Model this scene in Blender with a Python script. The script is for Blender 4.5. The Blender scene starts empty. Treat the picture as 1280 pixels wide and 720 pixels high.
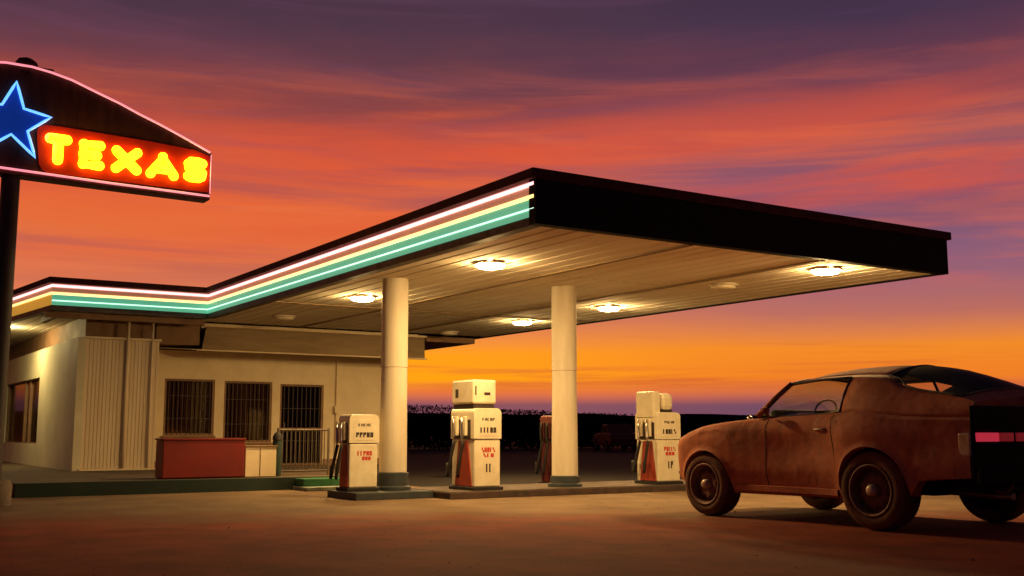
import bpy, bmesh, math, random
from mathutils import Vector, Matrix
R = math.radians
random.seed(7)
S = bpy.context.scene
C = S.collection

# ------------------------------------------------------------------ helpers
def lin(c):
    c = c / 255.0
    return c / 12.92 if c <= 0.04045 else ((c + 0.055) / 1.055) ** 2.4
def rgb(r, g, b):
    return (lin(r), lin(g), lin(b), 1)

def interp(tab, x):
    """monotone cubic through the table"""
    n = len(tab)
    if x <= tab[0][0]: return tab[0][1]
    if x >= tab[-1][0]: return tab[-1][1]
    d = [(tab[i+1][1]-tab[i][1])/(tab[i+1][0]-tab[i][0]) for i in range(n-1)]
    def tan(i):
        if i == 0: return d[0]
        if i == n-1: return d[-1]
        a, b = d[i-1], d[i]
        return 0 if a*b <= 0 else 2*a*b/(a+b)
    for i in range(n-1):
        if x <= tab[i+1][0]:
            h = tab[i+1][0]-tab[i][0]; t = (x-tab[i][0])/h
            return ((2*t**3-3*t*t+1)*tab[i][1] + (t**3-2*t*t+t)*h*tan(i) + (3*t*t-2*t**3)*tab[i+1][1] + (t**3-t*t)*h*tan(i+1))

ORG = {}
class MB:
    def __init__(s): s.bm = bmesh.new()
    def box(s, x0, x1, y0, y1, z0, z1):
        v = [s.bm.verts.new(p) for p in ((x0,y0,z0),(x1,y0,z0),(x1,y1,z0),(x0,y1,z0),(x0,y0,z1),(x1,y0,z1),(x1,y1,z1),(x0,y1,z1))]
        for f in ((0,3,2,1),(4,5,6,7),(0,1,5,4),(1,2,6,5),(2,3,7,6),(3,0,4,7)): s.bm.faces.new([v[i] for i in f])
        return s
    def hexa(s, pts):
        v = [s.bm.verts.new(p) for p in pts]
        for f in ((0,3,2,1),(4,5,6,7),(0,1,5,4),(1,2,6,5),(2,3,7,6),(3,0,4,7)): s.bm.faces.new([v[i] for i in f])
        return s
    def face(s, pts):
        s.bm.faces.new([s.bm.verts.new(p) for p in pts]); return s
    def prism(s, poly, fn, a, b):
        """poly in 2D, fn(p, depth) -> 3D"""
        n = len(poly)
        A = [s.bm.verts.new(fn(p, a)) for p in poly]; B = [s.bm.verts.new(fn(p, b)) for p in poly]
        s.bm.faces.new(A); s.bm.faces.new(B[::-1])
        for i in range(n): s.bm.faces.new((A[i], B[i], B[(i+1) % n], A[(i+1) % n]))
        return s
    def tube(s, pts, r, n=8, closed=False, cap=True, taper=None):
        pts = [Vector(p) for p in pts]; rings = []; m = len(pts); up = None
        for i, p in enumerate(pts):
            if closed: d = (pts[(i+1) % m] - pts[i-1])
            else: d = pts[min(i+1, m-1)] - pts[max(i-1, 0)]
            d.normalize()
            if up is None:
                up = Vector((0,0,1)) if abs(d.z) < .9 else Vector((1,0,0))
            a = d.cross(up)
            if a.length < 1e-4: a = d.cross(Vector((.3,.9,.2)))
            a.normalize(); b = a.cross(d); b.normalize(); up = b
            rr = r if taper is None else r * taper[i]
            rings.append([s.bm.verts.new(p + (a*math.cos(t) + b*math.sin(t))*rr) for t in [2*math.pi*k/n for k in range(n)]])
        for i in range(m if closed else m-1):
            q, w = rings[i], rings[(i+1) % m]
            for k in range(n): s.bm.faces.new((q[k], q[(k+1) % n], w[(k+1) % n], w[k]))
        if cap and not closed:
            s.bm.faces.new(rings[0][::-1]); s.bm.faces.new(rings[-1])
        return s
    def lathe(s, prof, n=32, M=Matrix()):
        """prof [(r, h)] about the z axis, then M"""
        rings = []
        for r, h in prof:
            if r < 1e-6: rings.append([s.bm.verts.new(M @ Vector((0,0,h)))])
            else: rings.append([s.bm.verts.new(M @ Vector((r*math.cos(2*math.pi*k/n), r*math.sin(2*math.pi*k/n), h))) for k in range(n)])
        for a, b in zip(rings, rings[1:]):
            for k in range(n):
                j = (k+1) % n
                if len(a) == 1 and len(b) == 1: continue
                if len(a) == 1: s.bm.faces.new((a[0], b[j], b[k]))
                elif len(b) == 1: s.bm.faces.new((a[k], a[j], b[0]))
                else: s.bm.faces.new((a[k], a[j], b[j], b[k]))
        return s
    def grid(s, rows):
        V = [[s.bm.verts.new(p) for p in r] for r in rows]
        for a, b in zip(V, V[1:]):
            for i in range(len(a)-1):
                try: s.bm.faces.new((a[i], a[i+1], b[i+1], b[i]))
                except ValueError: pass
        return V
    def obj(s, name, m, parent=None, smooth=False, bevel=0, loc=None, weld=False, solid=0, auto=None, lining=None):
        bm = s.bm
        if weld: bmesh.ops.remove_doubles(bm, verts=bm.verts, dist=1e-4)
        bmesh.ops.recalc_face_normals(bm, faces=bm.faces)
        if solid:   # an open shell: its outside looks up
            bm.normal_update()
            if sum(f.normal.z*f.calc_area() for f in bm.faces) < 0: bmesh.ops.reverse_faces(bm, faces=bm.faces)
        org = ORG.get(parent.name, Vector()) if parent else Vector(loc or (0,0,0))
        if org.length: bmesh.ops.translate(bm, verts=bm.verts, vec=-org)
        me = bpy.data.meshes.new(name); bm.to_mesh(me); bm.free()
        if smooth:
            for p in me.polygons: p.use_smooth = True
            if auto: me.set_sharp_from_angle(angle=R(auto))
        me.materials.append(m)
        o = bpy.data.objects.new(name, me); C.objects.link(o)
        if parent: o.parent = parent
        else: o.location = org
        ORG[o.name] = org
        if bevel:
            b = o.modifiers.new('bevel', 'BEVEL'); b.width = bevel; b.segments = 2; b.limit_method = 'ANGLE'; b.angle_limit = R(40)
        if solid:
            b = o.modifiers.new('solid', 'SOLIDIFY'); b.thickness = solid; b.offset = -1
            if lining: me.materials.append(lining); b.material_offset = 1; b.material_offset_rim = 1
        return o

def tag(o, label=None, cat=None, group=None, kind=None):
    if label: o['label'] = label
    if cat: o['category'] = cat
    if group: o['group'] = group
    if kind: o['kind'] = kind
    return o
def thing(name, label, cat, loc=(0,0,0), group=None, local=False, rz=0):
    o = bpy.data.objects.new(name, None); C.objects.link(o); o.empty_display_size = .2
    o.location = loc; o.rotation_euler = (0,0,rz)
    ORG[o.name] = Vector((0,0,0)) if local else Vector(loc)
    return tag(o, label, cat, group)

# ------------------------------------------------------------------ materials
def mat(name, col, rough=.7, col2=None, scale=3, amt=.5, bump=0, bscale=40, metal=0, spec=.4, stretch=(1,1,1), emit=None, estr=0, contrast=(.35,.65), coat=0, detail=6):
    m = bpy.data.materials.new(name); m.use_nodes = True
    nt = m.node_tree; n = nt.nodes; l = nt.links; b = n['Principled BSDF']
    b.inputs['Roughness'].default_value = rough; b.inputs['Metallic'].default_value = metal
    b.inputs['Specular IOR Level'].default_value = spec
    b.inputs['Coat Weight'].default_value = coat
    c = tuple(col[:3]) + (1,)
    b.inputs['Base Color'].default_value = c
    tc = n.new('ShaderNodeTexCoord'); mp = n.new('ShaderNodeMapping'); mp.inputs['Scale'].default_value = stretch
    l.new(tc.outputs['Object'], mp.inputs['Vector'])
    if col2:
        c2 = tuple(col2[:3]) + (1,)
        nz = n.new('ShaderNodeTexNoise'); nz.inputs['Scale'].default_value = scale; nz.inputs['Detail'].default_value = detail; nz.inputs['Roughness'].default_value = .62
        l.new(mp.outputs['Vector'], nz.inputs['Vector'])
        mr = n.new('ShaderNodeMapRange'); mr.inputs['From Min'].default_value = contrast[0]; mr.inputs['From Max'].default_value = contrast[1]
        l.new(nz.outputs['Fac'], mr.inputs['Value'])
        mx = n.new('ShaderNodeMix'); mx.data_type = 'RGBA'; mx.inputs['A'].default_value = c; mx.inputs['B'].default_value = c2
        l.new(mr.outputs['Result'], mx.inputs['Factor']); l.new(mx.outputs['Result'], b.inputs['Base Color'])
        m2 = n.new('ShaderNodeMapRange'); m2.inputs['To Min'].default_value = max(.03, rough-.12); m2.inputs['To Max'].default_value = min(1, rough+.12)
        l.new(nz.outputs['Fac'], m2.inputs['Value']); l.new(m2.outputs['Result'], b.inputs['Roughness'])
    if bump:
        nb = n.new('ShaderNodeTexNoise'); nb.inputs['Scale'].default_value = bscale; nb.inputs['Detail'].default_value = 5
        l.new(mp.outputs['Vector'], nb.inputs['Vector'])
        bp = n.new('ShaderNodeBump'); bp.inputs['Strength'].default_value = bump; bp.inputs['Distance'].default_value = .02
        l.new(nb.outputs['Fac'], bp.inputs['Height']); l.new(bp.outputs['Normal'], b.inputs['Normal'])
    if emit:
        b.inputs['Emission Color'].default_value = tuple(emit[:3]) + (1,); b.inputs['Emission Strength'].default_value = estr
    return m
def neon(name, col, st):
    return mat(name, (.8,.8,.8), .4, emit=col, estr=st)
def glass(name, tint, refl=.12, fr=.8):
    m = bpy.data.materials.new(name); m.use_nodes = True
    nt = m.node_tree; n = nt.nodes; l = nt.links; n.remove(n['Principled BSDF'])
    t = n.new('ShaderNodeBsdfTransparent'); t.inputs['Color'].default_value = tint + (1,)
    g = n.new('ShaderNodeBsdfGlossy'); g.inputs['Roughness'].default_value = .06
    f = n.new('ShaderNodeFresnel'); f.inputs['IOR'].default_value = 1.45
    mp = n.new('ShaderNodeMath'); mp.operation = 'MULTIPLY_ADD'; mp.inputs[1].default_value = fr; mp.inputs[2].default_value = refl*.3
    x = n.new('ShaderNodeMixShader'); l.new(f.outputs[0], mp.inputs[0]); l.new(mp.outputs[0], x.inputs[0])
    l.new(t.outputs[0], x.inputs[1]); l.new(g.outputs[0], x.inputs[2]); l.new(x.outputs[0], n['Material Output'].inputs[0])
    return m

M = {}
M['dirt'] = mat('dirt', (.27,.052,.020), .95, (.175,.034,.015), 1.3, bump=.7, bscale=14, spec=.1)
M['concrete'] = mat('concrete', (.31,.205,.12), .9, (.22,.135,.078), 1.1, bump=.35, bscale=30, spec=.2)
M['shaded_ground'] = mat('shaded_ground', (.014,.012,.011), .97, (.022,.018,.016), 2, bump=.3, bscale=60, spec=.15)  # near-black: the dark of the unlit ground is put into the colour
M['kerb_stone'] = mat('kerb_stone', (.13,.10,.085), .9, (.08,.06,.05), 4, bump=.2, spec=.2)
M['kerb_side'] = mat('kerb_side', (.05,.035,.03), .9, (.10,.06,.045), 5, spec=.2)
M['green_kerb'] = mat('green_kerb', (.010,.027,.019), .7, (.018,.027,.019), 3, bump=.2, spec=.3)
M['walk'] = mat('walk', (.13,.095,.065), .9, (.09,.065,.045), 3, bump=.2, spec=.2)
M['cream'] = mat('cream', (.74,.61,.40), .75, (.64,.51,.33), 1.6, bump=.12, bscale=50, spec=.25)
M['cream_white'] = mat('cream_white', (.66,.60,.42), .7, (.56,.50,.34), 1.2, bump=.1, bscale=50, spec=.25)
M['column'] = mat('column', (.68,.60,.46), .6, (.60,.51,.38), 2.2, stretch=(3,3,.5), bump=.06, bscale=30, spec=.35)
M['column_base'] = mat('column_base', (.03,.04,.045), .6, (.05,.05,.05), 6, spec=.3)
M['tan_panel'] = mat('tan_panel', (.70,.56,.37), .7, (.62,.48,.31), 2, stretch=(4,4,.4), spec=.3)
M['brown_trim'] = mat('brown_trim', (.27,.155,.085), .7, (.20,.11,.06), 3, spec=.3)
M['awning'] = mat('awning', (.30,.21,.12), .75, (.22,.15,.085), 2.5, stretch=(.4,1,3), spec=.25)
M['soffit'] = mat('soffit', (.86,.80,.66), .9, (.75,.67,.52), 1.1, stretch=(2.6,.35,1), bump=.05, bscale=20, spec=.12)
M['roof_dark'] = mat('roof_dark', (.11,.035,.028), .85, (.075,.026,.02), 5, spec=.2)
M['black_fascia'] = mat('black_fascia', (.006,.005,.005), .7, (.011,.008,.007), 3, spec=.15)
M['salmon'] = mat('salmon', (.50,.27,.20), .6, (.42,.22,.16), 4, emit=(.62,.24,.14), estr=.28)  # neon bleed onto the panel is put in as its own faint glow
M['teal_glow'] = mat('teal_glow', (.12,.50,.33), .45, (.10,.42,.28), 3, emit=(.13,.55,.33), estr=.62)  # painted band; the neon light falling on it is put in as glow
M['amber_glow'] = mat('amber_glow', (.6,.36,.06), .45, (.5,.3,.05), 3, emit=(.75,.36,.04), estr=.55)  # same band on the left wing, neon light put in as glow
M['lip'] = mat('lip', (.13,.10,.085), .6, (.07,.055,.05), 8, spec=.3)
M['pink_neon'] = neon('pink_neon', (1.0,.50,.50), 2.0)
M['yellow_neon'] = neon('yellow_neon', (1.0,.62,.20), 2.2)
M['white_neon'] = neon('white_neon', (.62,1.0,.75), 1.5)
M['rose_neon'] = neon('rose_neon', (1.0,.27,.34), 1.15)
M['blue_neon'] = neon('blue_neon', (.10,.40,1.0), 1.8)
M['letter'] = neon('letter', (1.0,.56,.002), 6.0)
M['sign_dark'] = mat('sign_dark', (.13,.04,.03), .7, (.06,.02,.016), 2.5, stretch=(3,3,.7), bump=.1, bscale=20, spec=.3)
M['sign_red'] = mat('sign_red', (.75,.035,.012), .6, (.62,.025,.01), 3, emit=(.75,.02,.005), estr=.02)  # a trace of the letters' light is put into the red as glow
M['sign_blue'] = mat('sign_blue', (.015,.05,.35), .5, (.01,.035,.25), 3, emit=(.004,.04,.34), estr=.45)  # light of the star tube on the blue is put in as glow
M['pole'] = mat('pole', (.03,.022,.02), .6, (.05,.03,.025), 6, stretch=(2,2,.5), spec=.35)
M['footing'] = mat('footing', (.18,.13,.10), .9, (.12,.09,.07), 6, bump=.4, spec=.2)
M['lamp'] = neon('lamp', (1.0,.635,.24), 560)
M['lamp_off'] = mat('lamp_off', (.75,.66,.48), .4)
M['trim_ring'] = mat('trim_ring', (.6,.52,.4), .4, metal=.2)
M['soffit_lamp'] = neon('soffit_lamp', (1.0,.78,.33), 330)
M['red_paint'] = mat('red_paint', (.19,.011,.006), .6, (.14,.009,.006), 2, spec=.3)
M['pump_cream'] = mat('pump_cream', (.74,.66,.48), .4, (.64,.55,.38), 5, bump=.04, spec=.45)
M['pump_red'] = mat('pump_red', (.36,.05,.025), .5, (.24,.035,.02), 5, spec=.35)
M['ink'] = mat('ink', (.035,.02,.015), .6)
M['red_ink'] = mat('red_ink', (.48,.03,.02), .6)
M['rubber'] = mat('rubber', (.012,.011,.010), .7, (.025,.02,.017), 8, spec=.3)
M['chrome'] = mat('chrome', (.62,.56,.48), .28, metal=1)
M['steel'] = mat('steel', (.25,.22,.19), .5, (.17,.13,.10), 6, metal=.6)
M['bar'] = mat('bar', (.12,.09,.06), .6, (.09,.065,.045), 8, metal=.2)
M['blind'] = mat('blind', (.17,.095,.05), .8, (.12,.07,.04), 6, stretch=(3,3,.5))
M['dark_room'] = mat('dark_room', (.02,.014,.010), .9)
M['pane'] = glass('pane', (.72,.62,.50), .05, .3)
M['green_step'] = mat('green_step', (.035,.16,.06), .8, (.03,.11,.045), 5, bump=.3)
M['pale_tread'] = mat('pale_tread', (.26,.30,.24), .85, (.18,.21,.17), 5)
M['post_pale'] = mat('post_pale', (.40,.35,.27), .6, (.30,.26,.20), 5)
M['rust'] = None
M['tyre'] = mat('tyre', (.075,.036,.023), .95, (.15,.065,.038), 5, bump=.3, bscale=50, spec=.2)
M['rim'] = mat('rim', (.15,.055,.034), .7, (.09,.036,.024), 7, metal=.1)
M['rim_ring'] = mat('rim_ring', (.19,.08,.05), .6, (.12,.05,.032), 8, metal=.2)
M['car_black'] = mat('car_black', (.005,.004,.004), .7, (.008,.006,.005), 4, spec=.08)
M['under'] = mat('under', (.010,.007,.006), .9)
M['dull_bumper'] = mat('dull_bumper', (.50,.42,.33), .5, (.30,.20,.14), 6, metal=.5)
M['tail_red'] = mat('tail_red', (.35,.012,.02), .25, emit=(1.0,.05,.10), estr=.40)
M['tail_dim'] = mat('tail_dim', (.25,.01,.012), .25, emit=(.9,.04,.06), estr=.12)
M['roof_vinyl'] = mat('roof_vinyl', (.52,.22,.12), .85, (.40,.16,.09), 6, bump=.15, bscale=60, spec=.1)
M['dark_glass'] = mat('dark_glass', (.008,.003,.003), .45, (.011,.008,.008), 3, spec=.04)
M['car_glass'] = glass('car_glass', (.84,.88,.76), .05, .25)
M['rear_glass'] = glass('rear_glass', (.85,.80,.72), .0, .22)
M['vinyl'] = mat('vinyl', (.02,.014,.012), .6, (.03,.02,.016), 8)
M['dash_green'] = mat('dash_green', (.06,.075,.045), .7, (.045,.055,.035), 5)
M['hill'] = mat('hill', (.012,.009,.008), 1, spec=0)
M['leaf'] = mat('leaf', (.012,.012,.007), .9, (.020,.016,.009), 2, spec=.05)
M['twig'] = mat('twig', (.02,.013,.009), .9, spec=.1)
M['far_red'] = mat('far_red', (.10,.012,.010), .6, (.07,.010,.008), 4)
M['faded_pink'] = mat('faded_pink', (.20,.055,.04), .6, (.15,.04,.03), 5)
M['cabinet'] = mat('cabinet', (.05,.03,.02), .7, (.035,.02,.015), 4)

def rust_paint():
    m = bpy.data.materials.new('rust'); m.use_nodes = True
    nt = m.node_tree; n = nt.nodes; l = nt.links; b = n['Principled BSDF']
    tc = n.new('ShaderNodeTexCoord')
    def noise(sc, det, st=(1,1,1)):
        mp = n.new('ShaderNodeMapping'); mp.inputs['Scale'].default_value = st; l.new(tc.outputs['Object'], mp.inputs['Vector'])
        z = n.new('ShaderNodeTexNoise'); z.inputs['Scale'].default_value = sc; z.inputs['Detail'].default_value = det; z.inputs['Roughness'].default_value = .65
        l.new(mp.outputs['Vector'], z.inputs['Vector']); return z.outputs['Fac']
    def ramp(fac, st):
        r = n.new('ShaderNodeValToRGB'); e = r.color_ramp.elements
        e[0].position, e[0].color = st[0]; e[1].position, e[1].color = st[-1]
        for p, c in st[1:-1]:
            q = e.new(p); q.color = c
        l.new(fac, r.inputs[0]); return r.outputs[0]
    a = ramp(noise(1.7, 8), [(.30,(.17,.052,.026,1)),(.45,(.38,.118,.055,1)),(.58,(.45,.15,.074,1)),(.72,(.36,.14,.075,1))])
    w = ramp(noise(4.5, 9, (1,1,.45)), [(.50,(0,0,0,1)),(.66,(1,1,1,1))])
    d = ramp(noise(9, 9), [(.53,(0,0,0,1)),(.68,(1,1,1,1))])
    x1 = n.new('ShaderNodeMix'); x1.data_type='RGBA'; l.new(w, x1.inputs['Factor']); l.new(a, x1.inputs['A']); x1.inputs['B'].default_value = (.46,.22,.13,1)
    f1 = n.new('ShaderNodeMath'); f1.operation='MULTIPLY'; f1.inputs[1].default_value=.55; l.new(w, f1.inputs[0]); l.new(f1.outputs[0], x1.inputs['Factor'])
    x2 = n.new('ShaderNodeMix'); x2.data_type='RGBA'; l.new(x1.outputs['Result'], x2.inputs['A']); x2.inputs['B'].default_value = (.11,.042,.026,1)
    f2 = n.new('ShaderNodeMath'); f2.operation='MULTIPLY'; f2.inputs[1].default_value=.4; l.new(d, f2.inputs[0]); l.new(f2.outputs[0], x2.inputs['Factor'])
    l.new(x2.outputs['Result'], b.inputs['Base Color'])
    rr = n.new('ShaderNodeMapRange'); l.new(noise(6, 5), rr.inputs['Value']); rr.inputs['To Min'].default_value=.55; rr.inputs['To Max'].default_value=.9
    l.new(rr.outputs[0], b.inputs['Roughness']); b.inputs['Specular IOR Level'].default_value=.18
    b0 = n.new('ShaderNodeBump'); b0.inputs['Strength'].default_value=.45; b0.inputs['Distance'].default_value=.035
    l.new(noise(3.2, 2), b0.inputs['Height'])
    bp = n.new('ShaderNodeBump'); bp.inputs['Strength'].default_value=.18; bp.inputs['Distance'].default_value=.01
    l.new(b0.outputs[0], bp.inputs['Normal'])
    l.new(noise(30, 6), bp.inputs['Height']); l.new(bp.outputs[0], b.inputs['Normal'])
    return m
M['rust'] = rust_paint()

def forecourt_mat():
    """worn concrete with red dirt blown over its outer edge, oil drips and tyre wear"""
    m = bpy.data.materials.new('forecourt'); m.use_nodes = True
    nt = m.node_tree; n = nt.nodes; l = nt.links; b = n['Principled BSDF']
    tc = n.new('ShaderNodeTexCoord')
    def noise(sc, det=6, st=(1,1,1), rough=.6):
        mp = n.new('ShaderNodeMapping'); mp.inputs['Scale'].default_value = st; l.new(tc.outputs['Object'], mp.inputs['Vector'])
        z = n.new('ShaderNodeTexNoise'); z.inputs['Scale'].default_value = sc; z.inputs['Detail'].default_value = det; z.inputs['Roughness'].default_value = rough
        l.new(mp.outputs['Vector'], z.inputs['Vector']); return z.outputs['Fac']
    def mth(op, a, b_, c=0):
        q = n.new('ShaderNodeMath'); q.operation = op
        for i, v in enumerate((a, b_, c)):
            if isinstance(v, (int, float)): q.inputs[i].default_value = v
            else: l.new(v, q.inputs[i])
        return q.outputs[0]
    def rng(v, a, b_, c=0, d=1):
        q = n.new('ShaderNodeMapRange'); q.interpolation_type = 'SMOOTHSTEP'; l.new(v, q.inputs['Value'])
        for k, x in (('From Min',a),('From Max',b_),('To Min',c),('To Max',d)): q.inputs[k].default_value = x
        return q.outputs[0]
    def mix(f, a, b_):
        q = n.new('ShaderNodeMix'); q.data_type = 'RGBA'
        for k, v in (('Factor',f),('A',a),('B',b_)):
            if isinstance(v, tuple): q.inputs[k].default_value = v + (1,)
            else: l.new(v, q.inputs[k])
        return q.outputs['Result']
    dp = n.new('ShaderNodeVectorMath'); dp.operation = 'DOT_PRODUCT'; l.new(tc.outputs['Object'], dp.inputs[0]); dp.inputs[1].default_value = (.55,1,0)
    c = mix(rng(noise(1.1,8), .35, .66), (.185,.122,.07), (.13,.082,.048))
    c = mix(rng(noise(.55,5,(1,1,1),.5), .56, .70, 0, .55), c, (.12,.075,.045))
    c = mix(rng(noise(3.2,3), .66, .72, 0, .7), c, (.05,.034,.024))
    c = mix(rng(noise(45,3), .45, .7, 0, .35), c, (.16,.10,.06))
    edge = mth('ADD', dp.outputs['Value'], mth('MULTIPLY', mth('SUBTRACT', noise(.8,8), .5), 5.0))
    dirt = mix(rng(noise(1.3,8), .35, .65), (.27,.052,.020), (.175,.034,.015))
    f = rng(edge, -1.2, 2.6)
    l.new(mix(f, dirt, c), b.inputs['Base Color'])
    b.inputs['Roughness'].default_value = .9; b.inputs['Specular IOR Level'].default_value = .15
    bp = n.new('ShaderNodeBump'); bp.inputs['Strength'].default_value = .5; bp.inputs['Distance'].default_value = .015
    l.new(noise(22, 7), bp.inputs['Height']); l.new(bp.outputs[0], b.inputs['Normal'])
    return m
M['forecourt'] = forecourt_mat()
M['pebble'] = mat('pebble', (.28,.11,.06), .95, (.20,.08,.045), 9)

# ------------------------------------------------------------------ camera
CAM = Vector((-6.985, -10.326, 1.0)); YAW = 57.286
cd = bpy.data.cameras.new('camera'); cam = bpy.data.objects.new('camera', cd); C.objects.link(cam)
cd.sensor_width = 36; cd.lens = 1366*36/1280; cd.clip_end = 3000; cd.clip_start = .1
cam.location = CAM; cam.rotation_euler = (R(90) + math.atan(180/1366), 0, R(YAW-90))
S.camera = cam
FW = Vector((math.cos(R(YAW)), math.sin(R(YAW)), 0)); RT = Vector((math.sin(R(YAW)), -math.cos(R(YAW)), 0))
def cs(X, Z, z=0):  # ground point X metres right of and Z metres ahead of the camera position
    p = CAM + RT*X + FW*Z; return Vector((p.x, p.y, z))

# ------------------------------------------------------------------ sky
def build_sky():
    w = bpy.data.worlds.new('World'); S.world = w; w.use_nodes = True
    nt = w.node_tree; n = nt.nodes; l = nt.links
    bg = n['Background']; out = n['World Output']
    tc = n.new('ShaderNodeTexCoord')
    def math_(op, a, b=None, c=None, clamp=False):
        m = n.new('ShaderNodeMath'); m.operation = op; m.use_clamp = clamp
        for i, v in enumerate((a, b, c)):
            if v is None: continue
            if isinstance(v, (int, float)): m.inputs[i].default_value = v
            else: l.new(v, m.inputs[i])
        return m.outputs[0]
    def dot(v):
        m = n.new('ShaderNodeVectorMath'); m.operation = 'DOT_PRODUCT'; l.new(tc.outputs['Generated'], m.inputs[0]); m.inputs[1].default_value = v
        return m.outputs['Value']
    x, y, z = dot(RT), dot(FW), dot((0,0,1))
    el = math_('MULTIPLY', math_('ARCSINE', z), 57.29578)
    az = math_('MULTIPLY', math_('ARCTAN2', x, y), 57.29578)
    def noise(sx, sy, tilt, sc, det, off=0, rough=.6, dist=0):
        v = n.new('ShaderNodeCombineXYZ'); l.new(math_('MULTIPLY', az, sx), v.inputs[0]); l.new(math_('MULTIPLY_ADD', az, tilt, math_('MULTIPLY', el, sy)), v.inputs[1]); v.inputs[2].default_value = off
        z_ = n.new('ShaderNodeTexNoise'); z_.inputs['Scale'].default_value = sc; z_.inputs['Detail'].default_value = det; z_.inputs['Roughness'].default_value = rough; z_.inputs['Distortion'].default_value = dist
        l.new(v.outputs[0], z_.inputs['Vector']); return z_.outputs['Fac']
    def ramp(fac, st):
        r = n.new('ShaderNodeValToRGB'); e = r.color_ramp.elements
        e[0].position, e[0].color = st[0]; e[1].position, e[1].color = st[-1]
        for p, c in st[1:-1]:
            q = e.new(p); q.color = c
        l.new(fac, r.inputs[0]); return r.outputs[0]
    def rng(v, a, b, c=0, d=1):
        m = n.new('ShaderNodeMapRange'); l.new(v, m.inputs['Value']) ; m.interpolation_type = 'SMOOTHSTEP'
        for k, q in (('From Min',a),('From Max',b),('To Min',c),('To Max',d)): m.inputs[k].default_value = q
        return m.outputs[0]
    def mix(f, a, b):
        m = n.new('ShaderNodeMix'); m.data_type = 'RGBA'
        for k, v in (('Factor',f),('A',a),('B',b)):
            if isinstance(v, (int,float,tuple)): m.inputs[k].default_value = v
            else: l.new(v, m.inputs[k])
        return m.outputs['Result']
    # wavy elevation so that the bands are not ruled lines
    wob = math_('SUBTRACT', noise(.03, .10, -.004, 1.0, 5, 3.1), .5)
    e2 = math_('MULTIPLY_ADD', wob, math_('MULTIPLY', rng(el, 1, 14), 7.0), el)
    t = math_('DIVIDE', e2, 30, clamp=True)
    def st(rows): return [(e/30, rgb(*c)) for e, c in rows]
    left = ramp(t, st([(0,(98,66,92)),(1.40,(112,70,94)),(1.72,(186,94,82)),(2.1,(226,116,58)),(2.7,(254,160,14)),(4.0,(252,156,18)),(5.6,(222,120,80)),(8,(218,112,74)),(10.5,(228,106,54)),(12.5,(228,98,50)),(15,(208,82,54)),(16.7,(150,66,62)),(18.4,(108,57,68)),(20.5,(76,49,68)),(30,(38,26,40))]))
    right = ramp(t, st([(0,(92,66,94)),(1.35,(98,68,98)),(1.75,(176,90,82)),(2.1,(214,110,66)),(2.7,(238,124,36)),(4.2,(240,136,36)),(6.0,(186,106,94)),(8,(148,94,116)),(10,(134,88,116)),(12,(134,82,108)),(14,(148,80,94)),(16.2,(136,66,76)),(18.2,(96,53,74)),(20.5,(66,46,72)),(30,(32,24,40))]))
    side = rng(math_('MULTIPLY_ADD', math_('SUBTRACT', noise(.03,.12,0,1,4,8.), .5), 22, az), -6, 15)
    base = mix(side, left, right)
    # streaks of red cloud and of purple shade
    redm = math_('MULTIPLY', rng(noise(.020, .21, -.012, 1.0, 7, 1.7, .58, .4), .50, .68), math_('MULTIPLY', rng(el, 7, 12), rng(el, 19, 14.5)))
    base = mix(math_('MULTIPLY', redm, .70), base, rgb(220,82,50))
    purm = math_('MULTIPLY', rng(noise(.016, .26, .010, 1.0, 7, 6.3, .6, .5), .50, .70), rng(el, 5.5, 9))
    base = mix(math_('MULTIPLY', purm, .45), base, rgb(112,66,92))
    orm = math_('MULTIPLY', rng(noise(.022, .34, -.006, 1.0, 7, 11.9, .6, .3), .52, .70), math_('MULTIPLY', rng(el, 4, 7), rng(el, 17, 10)))
    base = mix(math_('MULTIPLY', orm, .45), base, rgb(232,128,84))
    lowm = math_('MULTIPLY', rng(noise(.035, .85, .0, 1.0, 6, 15.2, .6, .2), .50, .66), math_('MULTIPLY', rng(el, 1.8, 2.6), rng(el, 7, 4.5)))
    base = mix(math_('MULTIPLY', lowm, .70), base, rgb(198,86,48))
    fine = noise(.045, .62, .006, 1.0, 7, 21.3, .6, .5)
    fm = math_('MULTIPLY', rng(fine, .48, .68), math_('MULTIPLY', rng(el, 6, 9), rng(el, 20, 15.5)))
    base = mix(math_('MULTIPLY', fm, .42), base, rgb(230,102,58))
    fm2 = math_('MULTIPLY', rng(noise(.04, .50, -.006, 1.0, 7, 33.7, .6, .5), .50, .70), rng(el, 6, 9))
    base = mix(math_('MULTIPLY', fm2, .32), base, rgb(104,66,96))
    # away from the sunset the sky is deep dusk
    away = rng(math_('ABSOLUTE', az), 55, 140)
    base = mix(away, base, (.018,.014,.030,1))
    down = rng(el, -1, -6)
    base = mix(down, base, (.02,.010,.006,1))
    l.new(base, bg.inputs['Color']); bg.inputs['Strength'].default_value = 1.0
    # what is left of the real twilight sky
    sk = n.new('ShaderNodeTexSky'); sk.sky_type = 'NISHITA'; sk.sun_disc = False
    sk.sun_elevation = R(.5); sk.sun_rotation = R(90-YAW)
    b2 = n.new('ShaderNodeBackground'); b2.inputs['Strength'].default_value = .006; l.new(sk.outputs[0], b2.inputs['Color'])
    ad = n.new('ShaderNodeAddShader'); l.new(bg.outputs[0], ad.inputs[0]); l.new(b2.outputs[0], ad.inputs[1]); l.new(ad.outputs[0], out.inputs['Surface'])
build_sky()
sd = bpy.data.lights.new('sun', 'SUN'); so = bpy.data.objects.new('sun', sd); C.objects.link(so)
sd.energy = .10; sd.angle = R(20); sd.color = (1,.5,.25)
dirv = FW*math.cos(R(4)) + Vector((0,0,math.sin(R(4))))
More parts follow.
